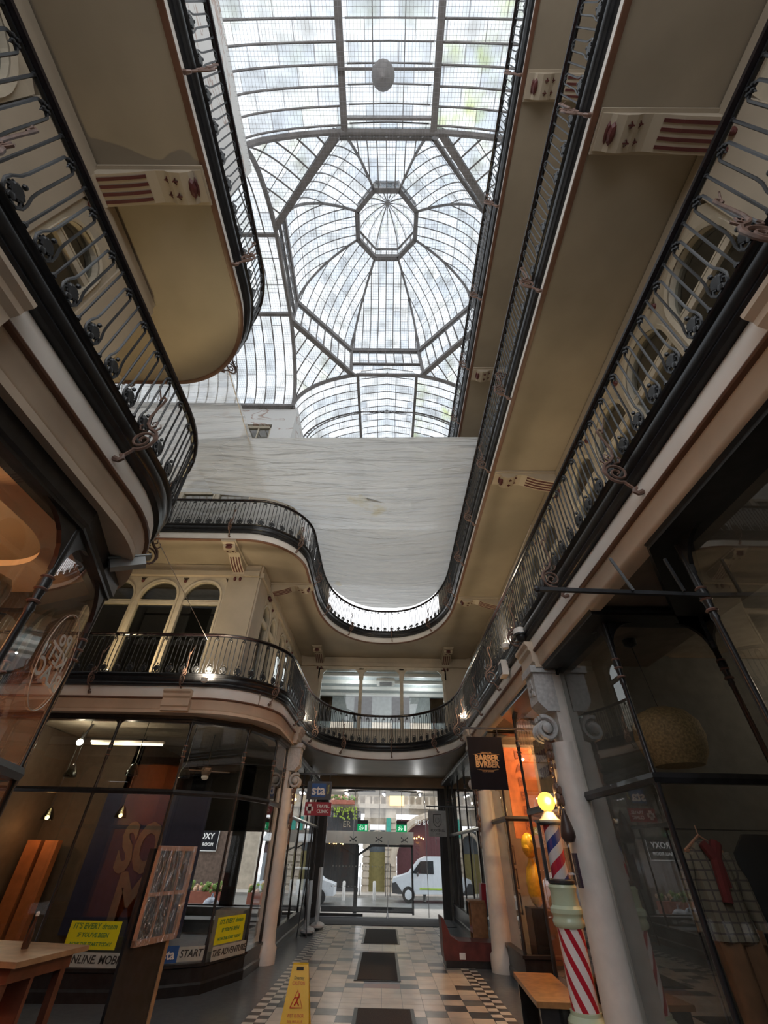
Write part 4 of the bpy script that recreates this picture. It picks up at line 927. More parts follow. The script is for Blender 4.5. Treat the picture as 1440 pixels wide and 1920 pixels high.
MINT = mat('mint_green_enamel', (.50, .60, .44), .25, var=.04, coat=.3)
bp = empty('barber_pole', (2.31, 7.22, FL), 0, 'tall striped barber pole with mint green collars and a glowing globe on top', 'barber pole')
o = -FL
MB().lathe((0, 0, 0), [(.23, 0), (.23, .06), (.20, .1), (.20, .42), (.215, .46), (.215, .5), (.17, .55), (.17, .58)], 28).build('base', MINT, bp, True)
MB().lathe((0, 0, 0), [(.15, .575), (.15, 1.27)], 40).build('lower_striped_cylinder', POLE_B, bp, True)
MB().lathe((0, 0, 0), [(.165, 1.25), (.185, 1.27), (.19, 1.31), (.175, 1.335), (.178, 1.36), (.195, 1.38), (.195, 1.42), (.165, 1.45), (.158, 1.58), (.175, 1.62), (.165, 1.645), (.1, 1.65)], 28).build('collar', MINT, bp, True)
MB().lathe((0, 0, 0), [(.15, 1.65), (.165, 1.66), (.165, 1.685), (.13, 1.70)], 24).build('black_ring', IRON, bp, True)
MB().lathe((0, 0, 0), [(.105, 1.69), (.105, 2.28)], 36).build('upper_striped_cylinder', POLE_T, bp, True)
MB().lathe((0, 0, 0), [(.135, 1.70), (.135, 2.27)], 28).build('glass_tube', CLEAR, bp, True)
MB().box(-.19, -.02, 1.68, -.15, .02, 2.30).box(-.2, -.03, 2.28, -.1, .03, 2.31).build('side_post', IRON, bp)
MB().lathe((0, 0, 0), [(.15, 2.26), (.155, 2.275), (.15, 2.29)], 24).build('black_ring', IRON, bp, True)
MB().lathe((0, 0, 0), [(.15, 2.285), (.155, 2.31), (.12, 2.33), (.1, 2.36), (.07, 2.40), (.05, 2.42)], 24).build('cap', mat('ivory_enamel', (.72, .68, .50), .3), bp, True)
MB().ball((0, 0, 2.525), .118, 24).build('globe', emis('glowing_globe', (1, .50, .08), 1.5), bp, True)
point(2.30, 7.085, 2.15, 7, (1, .60, .25), .02)
bn = empty('bench', (2.12, 8.15, FL), math.radians(-4), 'low wooden topped bench beside the barber pole', 'bench')
WOOD = mat('varnished_bench_wood', (.34, .17, .065), .35, var=.25, scale=10)
MB().box(-.27, -.85, .57, .27, .72, .62).build('seat', WOOD, bn)
for y in (-.8, .6): MB().box(-.23, y, 0, .23, y + .08, .57).build('leg', WOOD_D, bn)
MB().box(-.02, -.8, .12, .02, .68, .57).build('panel', WOOD_D, bn)
# ------------------------------------------------------------ hanging signs
def hang_sign(name, label, x0, x1, y, z0, z1, rod, m, cat='hanging sign'):
    c = ((x0 + x1) / 2, y, (z0 + z1) / 2); r = empty(name, c, 0, label, cat); w, h = (x1 - x0) / 2, (z1 - z0) / 2
    MB().box(-w, -.02, -h, w, .02, h).build('board', m, r)
    if rod:
        t = MB(); t.bar((rod[0] - c[0], 0, rod[2] - c[2]), (rod[1] - c[0], 0, rod[2] - c[2]), .035, .035)
        for x in (-w * .8, w * .8): t.bar((x, 0, h), (x, 0, rod[2] - c[2]), .012, .012)
        t.build('bracket_rod', IRON, r)
    return r
SGN = mat('sign_black', (.010, .010, .014), .75, spec=.15)
GOLD = mat('sign_gold_letters', (.62, .38, .15), .45); OFFW = mat('sign_white_letters', (.75, .75, .74), .5)
s = hang_sign('hanging_sign', 'black square hanging sign with gold BARBER lettering', 1.615, 2.29, 9.2, 2.477, 3.345, (1.55, 2.70, 3.5), SGN)
F_ = (0, -.023, 0)
text('lettering', 'BARBER', .135, GOLD, s, (0, -.023, .07), (1, 0, 0), (0, 0, 1), bold=.006, sx=.95); text('lettering', 'BVRBER', .135, GOLD, s, (0, -.023, -.04), (1, 0, 0), (0, 0, 1), bold=.006, sx=.95)
text('small_lettering', 'URBAN STAR', .035, GOLD, s, (0, -.023, .16), (1, 0, 0), (0, 0, 1)); text('small_lettering', 'YOUR BARBER', .035, GOLD, s, (0, -.023, -.15), (1, 0, 0), (0, 0, 1))
m = MB(); m.tube([(-.25, -.024, .13), (-.12, -.024, .145), (.12, -.024, .145), (.25, -.024, .13)], .003, 4).tube([(-.2, -.024, -.115), (-.1, -.024, -.13), (.1, -.024, -.13), (.2, -.024, -.115)], .003, 4).build('ruled_line', GOLD, s)
s = hang_sign('hanging_sign', 'dark sign with the white sta lettering on a blue patch', -2.24, -1.53, 14.5, 2.69, 3.13, (-2.7, -1.4, 3.32), mat('sign_charcoal', (.06, .065, .08), .5))
MB().box(-.22, -.024, -.16, .19, -.021, .17).build('blue_patch', mat('sign_blue', (.02, .09, .30), .5), s)
text('lettering', 'sta', .34, OFFW, s, (-.02, -.026, -.0), (1, 0, 0), (0, 0, 1), bold=.008); text('travel_lettering', 'TRAVEL', .07, mat('sign_yellow_green', (.55, .6, .1), .5), s, (.27, -.026, .03), (0, .0, 1), (-1, 0, 0))
s = hang_sign('hanging_sign', 'red TRAVEL CLINIC sign under the sta sign', -2.25, -1.50, 14.5, 2.32, 2.63, None, mat('sign_red', (.33, .02, .04), .5))
MB().bar((-.3, 0, .155), (-.3, 0, .22), .015, .015).build('link', IRON, s); MB().bar((.3, 0, .155), (.3, 0, .22), .015, .015).build('link', IRON, s)
text('lettering', 'TRAVEL', .105, OFFW, s, (.14, -.024, .055), (1, 0, 0), (0, 0, 1), bold=.003); text('lettering', 'CLINIC', .105, OFFW, s, (.14, -.024, -.06), (1, 0, 0), (0, 0, 1), bold=.003)
MB().box(-.28, -.024, -.11, -.19, -.021, .11).box(-.33, -.024, -.05, -.13, -.021, .05).build('white_cross', OFFW, s); text('cross_lettering', 'sta', .09, mat('sign_red', (0, 0, 0)), s, (-.23, -.027, 0), (1, 0, 0), (0, 0, 1))
s = hang_sign('hanging_sign', 'grey FOOTBALL sign with a shield, right of the doors', 1.50, 2.10, 17.5, 1.98, 2.68, (1.45, 2.72, 2.8), mat('sign_grey', (.30, .31, .30), .5))
DK = mat('sign_dark_letters', (.05, .05, .055), .5)
MB().tube([(-.13, -.024, .24), (.13, -.024, .24), (.13, -.024, .02), (.08, -.024, -.06), (0, -.024, -.1), (-.08, -.024, -.06), (-.13, -.024, .02), (-.13, -.024, .24)], .009, 4).tube([(-.05, -.024, .15), (.05, -.024, .15), (.06, -.024, .05), (0, -.024, 0), (-.06, -.024, .05), (-.05, -.024, .15)], .006, 4).build('shield_mark', DK, s)
text('lettering', 'FOOTBALL', .095, DK, s, (0, -.024, -.19), (1, 0, 0), (0, 0, 1), bold=.002); text('small_lettering', 'SHOP', .045, DK, s, (0, -.024, -.28), (1, 0, 0), (0, 0, 1))
rd = empty('bracket_rod', (1.25, 3.1, 3.27), 0, 'bare black sign rod reaching out from the near right shopfront', 'sign bracket')
MB().bar((0, 0, 0), (1.45, .06, 0), .032, .032).ball((0, 0, 0), .028, 8).build('rod', IRON, rd); MB().bar((.8, 0, 0), (.72, .02, .33), .02, .02).build('hook', IRON, rd); MB().bar((1.22, 0, 0), (1.2, .02, .33), .02, .02).build('hook', IRON, rd)
# ------------------------------------------------------------ cameras and boxes
c = empty('security_camera', (2.30, 6.85, 4.42), 0, 'white dome security camera on the block above the pale pilaster', 'security camera')
MB().box(-.02, -.05, .07, .3, .05, .17).build('arm', WHITE, c); MB().lathe((0, 0, 0), [(.06, .17), (.115, .14), (.125, .06), (.125, .02)], 20).build('hood', WHITE, c, True); MB().lathe((0, 0, 0), [(.127, .05), (.127, .02), (.11, .015)], 20).build('black_band', IRON, c, True); MB().ball((0, 0, .015), .095, 16).build('lens_dome', BLACK, c, True)
c = empty('floodlight', (2.28, 8.2, 4.33), 0, 'white boxed floodlight on the right fascia above the black hanging sign', 'floodlight')
MB().box(-.06, -.14, -.13, .06, .14, .15).build('case', WHITE, c); MB().box(-.075, -.1, -.09, -.06, .1, .1).build('lens', IRON, c); MB().bar((.06, 0, 0), (.14, 0, .02), .05, .05).build('bracket', WHITE, c)
c = empty('security_camera', (-2.62, 3.62, 3.78), math.radians(28), 'grey box security camera on the near left corner', 'security camera')
a = math.radians(-8)
MB().bar((-.15, 0, -.07), (.13, 0, .06), .1, .09).build('housing', mat('camera_grey', (.42, .45, .45), .4), c); MB().bar((-.19, 0, -.02), (.16, 0, .13), .13, .012).build('sunshield', mat('camera_grey', (0, 0, 0)), c); MB().bar((-.165, 0, -.077), (-.15, 0, -.07), .08, .07).build('lens_window', IRON, c); MB().tube([(0, 0, .04), (-.1, .1, .12), (-.18, .16, .16)], .02, 6).build('bracket', mat('camera_grey', (0, 0, 0)), c)
# tension wires with hooks
for a, b, lb in (((-4.2, 9.5, 5.35), (-2.7, 4.0, 4.35), 'thin pale wire from a scroll stay to the near left corner'), ((2.1, 4.87, 5.3), (2.1, 6.9, 5.2), 'thin wire strung between two scroll stays on the right')):
    tag(MB().tube([a, b], .006, 4).build('tension_wire', WHITE), lb, 'wire')
# things on the pilaster
t = empty('wall_lamp', (2.33, 6.66, 1.86), 0, 'dark teardrop shaped wall fitting on the pale pilaster', 'wall fitting'); MB().lathe((0, 0, 0), [(.01, .17), (.045, .08), (.085, -.06), (.09, -.12), (.06, -.17), (.01, -.18)], 14).build('shade', mat('dark_bronze', (.06, .035, .03), .4), t, True)
t = empty('door_plaque', (2.355, 6.66, 1.42), PI / 2 * 0, 'narrow dark plaque with vertical pale lettering on the pilaster', 'plaque'); MB().box(-.012, -.06, -.16, .012, .06, .16).build('board', mat('plaque_purple', (.05, .03, .05), .4), t)
text('lettering', 'OPEN', .09, GREY, t, (-.014, 0, 0), (0, 0, 1), (0, 1, 0))
# ------------------------------------------------------------ near floor furniture
YEL = mat('caution_yellow_plastic', (.80, .50, .015), .35, var=.05)
w = empty('wet_floor_sign', (-1.19, 8.95, FL), math.radians(3), 'yellow caution wet floor sign standing on the tiles', 'floor sign')
def aleaf(s):
    m = MB(); prof = [(-.21, 0), (.21, 0), (.12, .6), (.11, .645), (-.11, .645), (-.12, .6)]
    f = lambda a, b, t: (a, s * (.17 - .155 * b / .65) + t, b); m.prism(prof, -.012, .012, f); return m
aleaf(-1).build('front_leaf', YEL, w); aleaf(1).build('rear_leaf', YEL, w); MB().box(-.11, -.03, .62, .11, .03, .65).build('hinge', YEL, w)
tl = Vector((0, .155 / .65, 1)).normalized(); fy = lambda z: -(.17 - .155 * z / .65) - .015
RED = mat('warning_red_ink', (.62, .06, .02), .5); INK = mat('black_ink', (.03, .03, .03), .5)
MB().bar((-.05, fy(.6), .6), (.05, fy(.6), .6), .02, .03).build('handle_slot', INK, w)
text('lettering', 'CAUTION', .05, RED, w, (0, fy(.46), .46), (1, 0, 0), tl, sx=.8); text('brand_lettering', 'Diversey', .05, INK, w, (.0, fy(.51), .51), (1, 0, 0), tl, sx=.8); text('lettering', 'WET FLOOR', .048, RED, w, (0, fy(.17), .17), (1, 0, 0), tl, sx=.85); text('lettering', 'SOL MOUILLE', .034, RED, w, (0, fy(.12), .12), (1, 0, 0), tl); text('lettering', 'PISO MOJADO', .034, RED, w, (0, fy(.08), .08), (1, 0, 0), tl)
def onleaf(x, z): return (x, fy(z) - .002, z)
MB().tube([onleaf(-.085, .24), onleaf(.085, .24), onleaf(0, .40), onleaf(-.085, .24)], .007, 4).build('warning_triangle', RED, w)
MB().tube([onleaf(-.03, .26), onleaf(0, .30), onleaf(.02, .345)], .01, 5).tube([onleaf(0, .30), onleaf(.035, .26)], .008, 5).tube([onleaf(.01, .33), onleaf(-.035, .33)], .006, 5).ball(onleaf(.025, .36), .013, 6).build('falling_figure', RED, w)
# chaise bench and barber chair at the far right
LEA = mat('oxblood_leather', (.10, .022, .022), .4, var=.25)
c = empty('chaise_bench', (1.95, 13.55, FL), 0, 'low dark red bench with one upturned end on the tiles at the right', 'bench')
MB().prism([(-.58, .12), (.62, .12), (.62, .40), (-.25, .42), (-.42, .50), (-.56, .78), (-.62, .80), (-.60, .5), (-.6, .3)], -.3, .35).build('seat', LEA, c)
MB().box(-.55, -.28, 0, .6, .32, .12).build('plinth', WOOD_D, c); MB().box(-.25, -.31, .14, -.12, -.3, .24).build('label_plate', OFFW, c)
c = empty('barber_chair', (2.38, 14.4, FL), 0, 'wooden boxed chair with a red back standing by the far right windows', 'chair')
CH = mat('chair_wood', (.30, .14, .06), .45, var=.25, scale=9)
MB().box(-.2, -.22, .25, .17, -.17, 1.0).box(-.2, .17, .25, .17, .22, 1.0).build('side_panel', CH, c); MB().box(-.24, -.25, 1.0, .15, .25, 1.04).build('armrest', CH, c)
MB().box(-.2, -.17, .45, .15, .17, .55).build('seat', mat('red_chair_leather', (.33, .02, .03), .4), c); MB().prism([(.06, .55), (.16, .55), (.24, 1.35), (.12, 1.35)], -.16, .16).build('backrest', mat('red_chair_leather', (0, 0, 0)), c)
for x in (-.18, .12):
    for y in (-.19, .19): MB().bar((x, y, 0), (x, y, .26), .045, .045).build('leg', CH, c)
# cafe table at the left edge
t = empty('cafe_counter', (-4.1, 5.9, FL), math.radians(-9), 'wooden topped counter table in the bottom left corner', 'table')
TW = mat('counter_top_wood', (.30, .19, .11), .35, var=.25, scale=7); RW = mat('reddish_counter_wood', (.13, .045, .028), .4, var=.3, scale=5)
MB().box(-1.3, -.42, 1.09, .98, .5, 1.13).build('tabletop', TW, t); MB().box(-1.2, -.34, .98, .88, .42, 1.09).build('apron', RW, t)
for x in (-1.15, -.1, .82):
    for y in (-.32, .38): MB().box(x - .035, y - .035, 0, x + .035, y + .035, .98).build('leg', RW, t)
MB().box(-1.15, -.02, .25, .85, .02, .98).build('panel', RW, t)
b = empty('pepper_mill', (-3.55, 5.95, FL + 1.13), 0, 'small dark bottle on the counter at the bottom left', 'bottle'); MB().lathe((0, 0, 0), [(.03, 0), (.034, .04), (.03, .12), (.014, .18), (.014, .24)], 12).build('body', mat('brown_bottle', (.06, .03, .02), .15), b, True); MB().lathe((0, 0, 0), [(.016, .235), (.018, .26), (.01, .27)], 10).build('cap', OFFW, b, True)
b = empty('drinking_glass', (-3.8, 5.8, FL + 1.13), 0, 'small tumbler with an orange drink at the left end of the counter', 'glass'); MB().lathe((0, 0, 0), [(.03, 0), (.036, .09)], 12).build('tumbler', CLEAR, b, True); MB().lathe((0, 0, 0), [(.027, .005), (.031, .06)], 12).build('drink', mat('orange_drink', (.7, .25, .05), .3), b, True)
# wrapped frame on dark screen
P0, P1 = Vector((-2.91, 6.9, 0)), Vector((-2.69, 7.62, 0)); ang = math.atan2(P1.y - P0.y, P1.x - P0.x); Lf = (P1 - P0).length
t = empty('folding_screen', (P0.x, P0.y, FL), ang, 'tall black board with a plastic-wrapped pale wooden lattice frame on it', 'screen')
SAL = mat('salmon_frame_wood', (.50, .26, .16), .45, var=.12)
MB().box(-.07, .01, 0, Lf - .12, .05, 1.92).build('black_board', WOOD_D, t); MB().box(Lf - .12, .0, 0, Lf - .06, .05, 1.04).build('side_leg', TW, t); MB().box(Lf - .17, -.1, 0, Lf + .03, .12, .12).build('foot', TAN, t)
z0, z1 = 1.03, 1.95
m = MB(); m.box(0, -.05, z0, Lf, -.01, z0 + .055).box(0, -.05, z1 - .05, Lf, -.01, z1).box(0, -.05, z0, .03, -.01, z1).box(Lf - .06, -.05, z0, Lf, -.01, z1).build('frame', SAL, t)
m = MB(); m.box(0, -.04, z0 + .43, Lf, -.015, z0 + .465)
for x in (.27, .5): m.box(x * Lf / .75 - .01, -.04, z0, x * Lf / .75 + .01, -.015, z1)
m.build('lattice_bars', SAL, t)
def film():
    m = bpy.data.materials.new('crinkled_film'); m.use_nodes = True; n = m.node_tree; n.nodes.clear(); out = N(n, 'ShaderNodeOutputMaterial'); tr = N(n, 'ShaderNodeBsdfTransparent'); gl = N(n, 'ShaderNodeBsdfGlossy'); mx = N(n, 'ShaderNodeMixShader'); gl.inputs['Roughness'].default_value = .12; mx.inputs[0].default_value = .28
    tr.inputs[0].default_value = (.9, .9, .9, 1)
    tc = N(n, 'ShaderNodeTexCoord'); mp = N(n, 'ShaderNodeMapping'); mp.inputs['Scale'].default_value = (9, 9, 2.2); mp.inputs['Rotation'].default_value = (0, .5, 0); no = N(n, 'ShaderNodeTexNoise'); no.inputs['Scale'].default_value = 2; no.inputs['Distortion'].default_value = 2; bp_ = N(n, 'ShaderNodeBump'); bp_.inputs['Strength'].default_value = 1; bp_.inputs['Distance'].default_value = .08
    n.links.new(tc.outputs['Object'], mp.inputs[0]); n.links.new(mp.outputs[0], no.inputs['Vector']); n.links.new(no.outputs['Fac'], bp_.inputs['Height']); n.links.new(bp_.outputs[0], gl.inputs['Normal'])
    n.links.new(tr.outputs[0], mx.inputs[1]); n.links.new(gl.outputs[0], mx.inputs[2]); n.links.new(mx.outputs[0], out.inputs[0]); return m
MB().quad((0, -.055, z0), (Lf, -.055, z0), (Lf, -.055, z1), (0, -.055, z1)).build('plastic_film', film(), t)
# posters and window strips of the left shop
YP = mat('acid_yellow_poster', (.72, .70, .01), .5, var=.03); GI = mat('poster_green_ink', (.12, .28, .05), .5); STRIP = mat('pale_window_strip', (.42, .45, .42), .5)
def poster(label, A, u, w, h, z, lines, m=YP, ink=GI, name='poster', size=.09):
    u = Vector((*u, 0)).normalized(); nr = Vector((u.y, -u.x, 0)); r = empty(name, (A[0], A[1], z), math.atan2(u.y, u.x), label, name.replace('_', ' '))
    MB().box(0, -.004, 0, w, .004, h).build('sheet', m, r); n = len(lines)
    for i, l in enumerate(lines): text('lettering', l[0], l[1], l[2] if len(l) > 2 else ink, r, (w / 2 + (l[3] if len(l) > 3 else 0), -.006, h - h * (i + .6) / (n + .2)), (1, 0, 0), (0, 0, 1), shear=.15, bold=.002)
    return r
PB_ = mat('poster_blue_ink', (.03, .12, .2), .5)
poster("bright yellow poster in the window above the ONLINE, MOBILE strip", (-5.30, 9.95), (1, 0), .86, .34, .22, (("IT'S EVERY dream", .10), ("IF YOU'VE BEEN", .075), ("NOW THE START TODAY", .06)))
poster("bright yellow poster on the angled pane beside the white sta strip", (-3.04, 10.75), (.44, 1.0), .80, .36, .20, (("IT'S EVERY dream", .09), ("IF YOU'VE BEEN", .07), ("NOW THE START TODAY", .055)))
poster("pale window strip reading ONLINE. MOBILE", (-5.36, 9.945), (1, 0), 1.22, .17, .02, ((". ONLINE. MOBILE", .135, INK, .02),), STRIP, name='window_strip')
sp = poster("pale window strip reading START with a blue sta patch", (-3.80, 10.30), (1.1, .64), .74, .18, .03, (("START", .13, INK, .15),), STRIP, name='window_strip')
MB().box(0, -.006, -.01, .30, -.003, .2).build('blue_patch', mat('sign_blue', (0, 0, 0)), sp); text('sta_lettering', 'sta', .17, OFFW, sp, (.15, -.009, .09), (1, 0, 0), (0, 0, 1), bold=.004)
poster("pale window strip reading THE ADVENTURE on the angled pane", (-3.04, 10.74), (.44, 1.0), .95, .18, .0, (("THE ADVENTURE", .12, INK),), STRIP, name='window_strip')
# mirrored café sign reflection in the near left window, modelled as solid letters and ring
WL = mat('white_reflected_lettering', (.82, .82, .78), .6)
A = Vector((-2.60, 2.8, 0)); B = Vector((-3.03, 4.04, 0)); u = (B - A).normalized(); mid = A.lerp(B, .68)
d = empty('window_lettering', (mid.x + u.y * .012, mid.y - u.x * .012, 2.80), 0, 'white mirrored cafe lettering in a ring, a sign reflection modelled on the near left window', 'reflected lettering')
for s_, z in (('Po', .17), ('KET', .02), ('BLAC', -.13)): text('lettering', s_, .19, WL, d, (0, 0, z), (-u.x, -u.y, 0), (0, 0, 1), bold=.004, sx=1.45, ext=.001)
rg = MB(); rg.tube([(u.x * .36 * math.cos(k * PI / 16), u.y * .36 * math.cos(k * PI / 16), .40 * math.sin(k * PI / 16)) for k in range(33)], .004, 4); rg.build('ring', WL, d)
# ------------------------------------------------------------ shop contents
WK = mat('wicker_weave', (.30, .20, .09), .7, var=.35, scale=40, bump=.6)
l = empty('wicker_pendant', (3.42, 5.6, 2.62), 0, 'large woven wicker pendant shade in the right hand shop window', 'pendant lamp')
MB().lathe((0, 0, 0), [(.12, .38), (.27, .32), (.36, .2), (.38, .05), (.34, -.12), (.26, -.24)], 28).build('shade', WK, l, True); MB().tube([(0, 0, .38), (-.06, 0, 1.2)], .006, 4).build('cord', IRON, l); MB().lathe((-.06, 0, 1.16), [(.02, 0), (.08, .03), (.09, .1)], 12).build('ceiling_rose', IRON, l, True)
rk = empty('clothes_rail', (3.35, 5.3, FL), 0, 'dark clothes rail behind the right hand shop glass', 'clothes rail'); MB().tube([(-.5, 0, 0), (-.5, 0, 2.16), (1.1, 0, 2.16), (1.1, 0, 0)], .014, 6).build('rail', IRON, rk)
def check_mat():
    m = bpy.data.materials.new('checked_cloth'); m.use_nodes = True; n = m.node_tree; b = n.nodes['Principled BSDF']; tc = N(n, 'ShaderNodeTexCoord'); br = N(n, 'ShaderNodeTexBrick'); mp = N(n, 'ShaderNodeMapping'); mp.inputs['Rotation'].default_value = (PI / 2, .15, 0)
    br.offset = 0; br.inputs['Scale'].default_value = 1; br.inputs['Brick Width'].default_value = .07; br.inputs['Row Height'].default_value = .07; br.inputs['Mortar Size'].default_value = .007; br.inputs['Color1'].default_value = (.24, .20, .145, 1); br.inputs['Color2'].default_value = (.20, .165, .12, 1); br.inputs['Mortar'].default_value = (.10, .08, .07, 1)
    n.links.new(tc.outputs['Object'], mp.inputs[0]); n.links.new(mp.outputs[0], br.inputs['Vector']); n.links.new(br.outputs['Color'], b.inputs['Base Color']); b.inputs['Roughness'].default_value = .9; return m
g = empty('checked_shirt', (3.10, 5.2, 1.05), math.radians(8), 'checked shirt with a dark red scarf hanging on the rail in the right window', 'shirt')
def cloth(mb, rows, n=18, wob=.012):
    """rows: (z, half width, half depth)"""
    for z, w, dp in rows:
        for k in range(n): a = 2 * PI * k / n; q_ = 1 + .12 * math.sin(5 * a + z * 3); mb.v.append((w * math.cos(a) * q_, dp * math.sin(a) * q_, z))
    for j in range(len(rows) - 1):
        for k in range(n): A_ = j * n + k; B_ = j * n + (k + 1) % n; mb.f.append((A_, B_, B_ + n, A_ + n))
    return mb
cloth(MB(), [(-.05, .22, .1), (.2, .21, .1), (.4, .22, .1), (.52, .22, .08), (.60, .12, .06), (.64, .06, .05)]).build('torso', check_mat(), g, True)
for sx in (-1, 1): MB().tube([(sx * .19, 0, .53), (sx * .27, .0, .35), (sx * .29, -.02, .0)], [.06, .06, .05], 10).build('sleeve', bpy.data.materials['checked_cloth'], g, True)
MB().tube([(-.07, -.1, .62), (0, -.12, .5), (.02, -.12, .3)], [.04, .05, .03], 8).tube([(.07, -.1, .62), (0, -.12, .52), (-.05, -.13, .2)], [.05, .05, .04], 8).build('scarf', mat('dark_red_cloth', (.16, .02, .02), .9), g, True)
MB().tube([(-.2, 0, .56), (0, 0, .68), (.2, 0, .56), (-.2, 0, .56)], .012, 5).tube([(0, 0, .68), (0, 0, .76)], .006, 5).build('hanger', SAL, g)
g = empty('brown_trousers', (3.14, 5.22, .15), math.radians(8), 'brown trousers hanging below the checked shirt', 'trousers')
BT = mat('brown_cloth', (.20, .10, .05), .9, var=.2)
for sx in (-1, 1): cloth(MB(), [(-.5, .085, .07), (0, .1, .08), (.6, .11, .09), (.86, .12, .09)]).build('leg', BT, g, True).location = (sx * .1, 0, 0)
MB().box(-.19, -.08, .83, .19, .08, .92).build('waistband', BT, g)
g = empty('dark_coat', (3.75, 5.35, .5), 0, 'black coat hanging at the far right edge behind the glass', 'coat'); cloth(MB(), [(-.3, .3, .12), (.5, .27, .12), (1.1, .27, .1), (1.25, .12, .06)]).build('body', mat('black_cloth', (.02, .02, .022), .9), g, True)
for i, (x, y) in enumerate(((4.6, 6.2), (5.2, 6.0))): tag(MB().box(x - .3, y - .2, FL, x + .3, y + .2, .6 + .3 * i).build('display_cabinet', BROWN), ('low' if i == 0 else 'taller') + ' dark display cabinet deep in the clothes shop', 'cabinet')
# barber shop contents
GOLDM = mat('golden_resin', (.75, .45, .03), .35, var=.2, scale=12, bump=.5)
g = empty('golden_ornament', (3.22, 11.85, .72), 0, 'tall golden two-lobed ornament in the barber shop window', 'ornament')
MB().lathe((0, 0, 0), [(.03, .0), (.1, .06), (.16, .22), (.17, .4), (.13, .6), (.06, .74), (.05, .78)], 18).build('lower_body', GOLDM, g, True)
b = MB(); b.ball((0, 0, 1.0), .18, 16, (.9, .9, 1.25)).ball((-.08, -.1, .95), .07, 8).ball((.05, -.14, 1.08), .05, 8); b.build('upper_body', GOLDM, g, True)
tag(MB().box(3.0, 11.6, FL, 3.45, 12.1, .72).build('display_stand', WOOD_D), 'dark stand beneath the golden ornament', 'stand')
BAN = mat('orange_banner', (.38, .10, .03), .6, var=.25); 
s = empty('vertical_banner', (3.35, 12.2, 2.95), 0, 'tall orange-brown vertical banner with dark letters in the barber shop', 'banner'); MB().box(-.3, 0, -1.1, .42, .03, .75).build('cloth', BAN, s)
for i, ch in enumerate('BARBER'): text('lettering', ch, .24, mat('banner_dark_letter', (.16, .03, .015), .6), s, (.03, -.01, .58 - i * .29), (1, 0, 0), (0, 0, 1), bold=.006)
s = empty('wall_poster', (3.12, 9.3, 2.85), 0, 'cream poster reading BARBER high in the barber shop', 'poster'); MB().box(-.02, -.55, -.5, 0, .55, .55).build('sheet', mat('cream_poster', (.62, .45, .25), .6), s)
for i, tx in enumerate(('BARBER', 'BVRBER')): text('lettering', tx, .24, mat('banner_dark_letter', (0, 0, 0)), s, (-.025, 0, .22 - i * .28), (0, -1, 0), (0, 0, 1), bold=.004)
s = empty('wall_poster', (3.1, 8.55, 2.75), 0, 'dark red rectangular poster high in the near barber window', 'poster'); MB().box(-.02, -.4, -.5, 0, .4, .6).build('sheet', mat('dark_red_poster', (.20, .03, .02), .6), s); MB().box(-.024, -.3, -.35, -.02, .3, .45).build('inner_panel', BAN, s)
for i, (z, w_) in enumerate(((1.55, .3), (1.15, .3), (.75, .34))):
    s = empty('framed_notice', (2.95, 12.3, z), 0, ('upper', 'middle', 'lower')[i] + ' small framed notice in the far barber window', 'notice', 'framed notices'); MB().box(-.01, -w_ / 2, -.17, .01, w_ / 2, .17).build('frame', WOOD_D, s); MB().box(-.014, -w_ / 2 + .03, -.14, -.01, w_ / 2 - .03, .14).build('paper', mat('cream_poster', (0, 0, 0)), s)
s = empty('wall_poster', (3.15, 7.9, 1.5), 0, 'yellow lettered barber poster behind the pole', 'poster'); MB().box(-.02, -.35, -.3, 0, .35, .35).build('sheet', mat('dark_mustard', (.30, .16, .04), .6), s)
for i, tx in enumerate(('BARBER', 'BVRBER')): text('lettering', tx, .17, GOLDM, s, (-.025, 0, .12 - i * .2), (0, -1, 0), (0, 0, 1), bold=.006)
tag(MB().box(3.2, 7.3, FL, 5.4, 7.8, .7).build('barber_counter', BROWN), 'dark counter just inside the barber shop', 'counter')
tag(MB().box(3.4, 9.4, FL, 4.0, 9.9, .8).build('barber_cabinet', WOOD_D), 'black cabinet in the middle of the barber shop', 'cabinet')
for x, y, lb in ((4.2, 8.2, 'near'), (4.2, 11.8, 'far')):
    r = empty('ceiling_lamp', (x, y, 4.0), 0, lb + ' warm ceiling lamp of the barber shop', 'ceiling lamp'); MB().lathe((0, 0, 0), [(.14, .1), (.14, 0)], 16).build('body', WHITE, r, True); MB().lathe((0, 0, 0), [(.12, -.012), (.12, 0)], 16).build('lens', LB, r); point(x, y, 3.8, 150, (1, .56, .25), .15)
point(3.0, 11.6, 2.35, 10, (1, .7, .3), .08)  # fill light added to brighten the golden ornament, no fixture
# left shop contents
def pend(x, y, z, label, lit=False, top=4.1, m=None):
    r = empty('pendant_lamp', (x, y, z), 0, label, 'pendant lamp', 'glass pendant lamps in the left shop')
    MB().lathe((0, 0, 0), [(.03, .22), (.08, .16), (.14, .02), (.15, -.05), (.13, -.05), (.07, .12)], 16).build('shade', m or DGLASS, r, True); MB().tube([(0, 0, .2), (0, 0, top - z)], .008, 4).build('cord', IRON, r)
    MB().ball((0, 0, .0), .05, 10).build('bulb', emis('bulb_amber', (1, .65, .25), 14 if lit else .4), r) if lit else MB().ball((0, 0, .03), .045, 8).build('bulb', GREY, r)
    return r
r = empty('spotlight', (-8.0, 12.3, 3.66), 0, 'bright white spotlight under the ceiling of the left shop', 'spotlight'); MB().ball((0, 0, 0), .075, 12).build('lens', emis('bright_spot', (1, .93, .7), 40), r, True); MB().tube([(0, 0, .06), (.1, .1, .45)], .03, 6).build('stem', IRON, r); point(-8, 12.0, 3.5, 9, (1, .85, .6), .08)
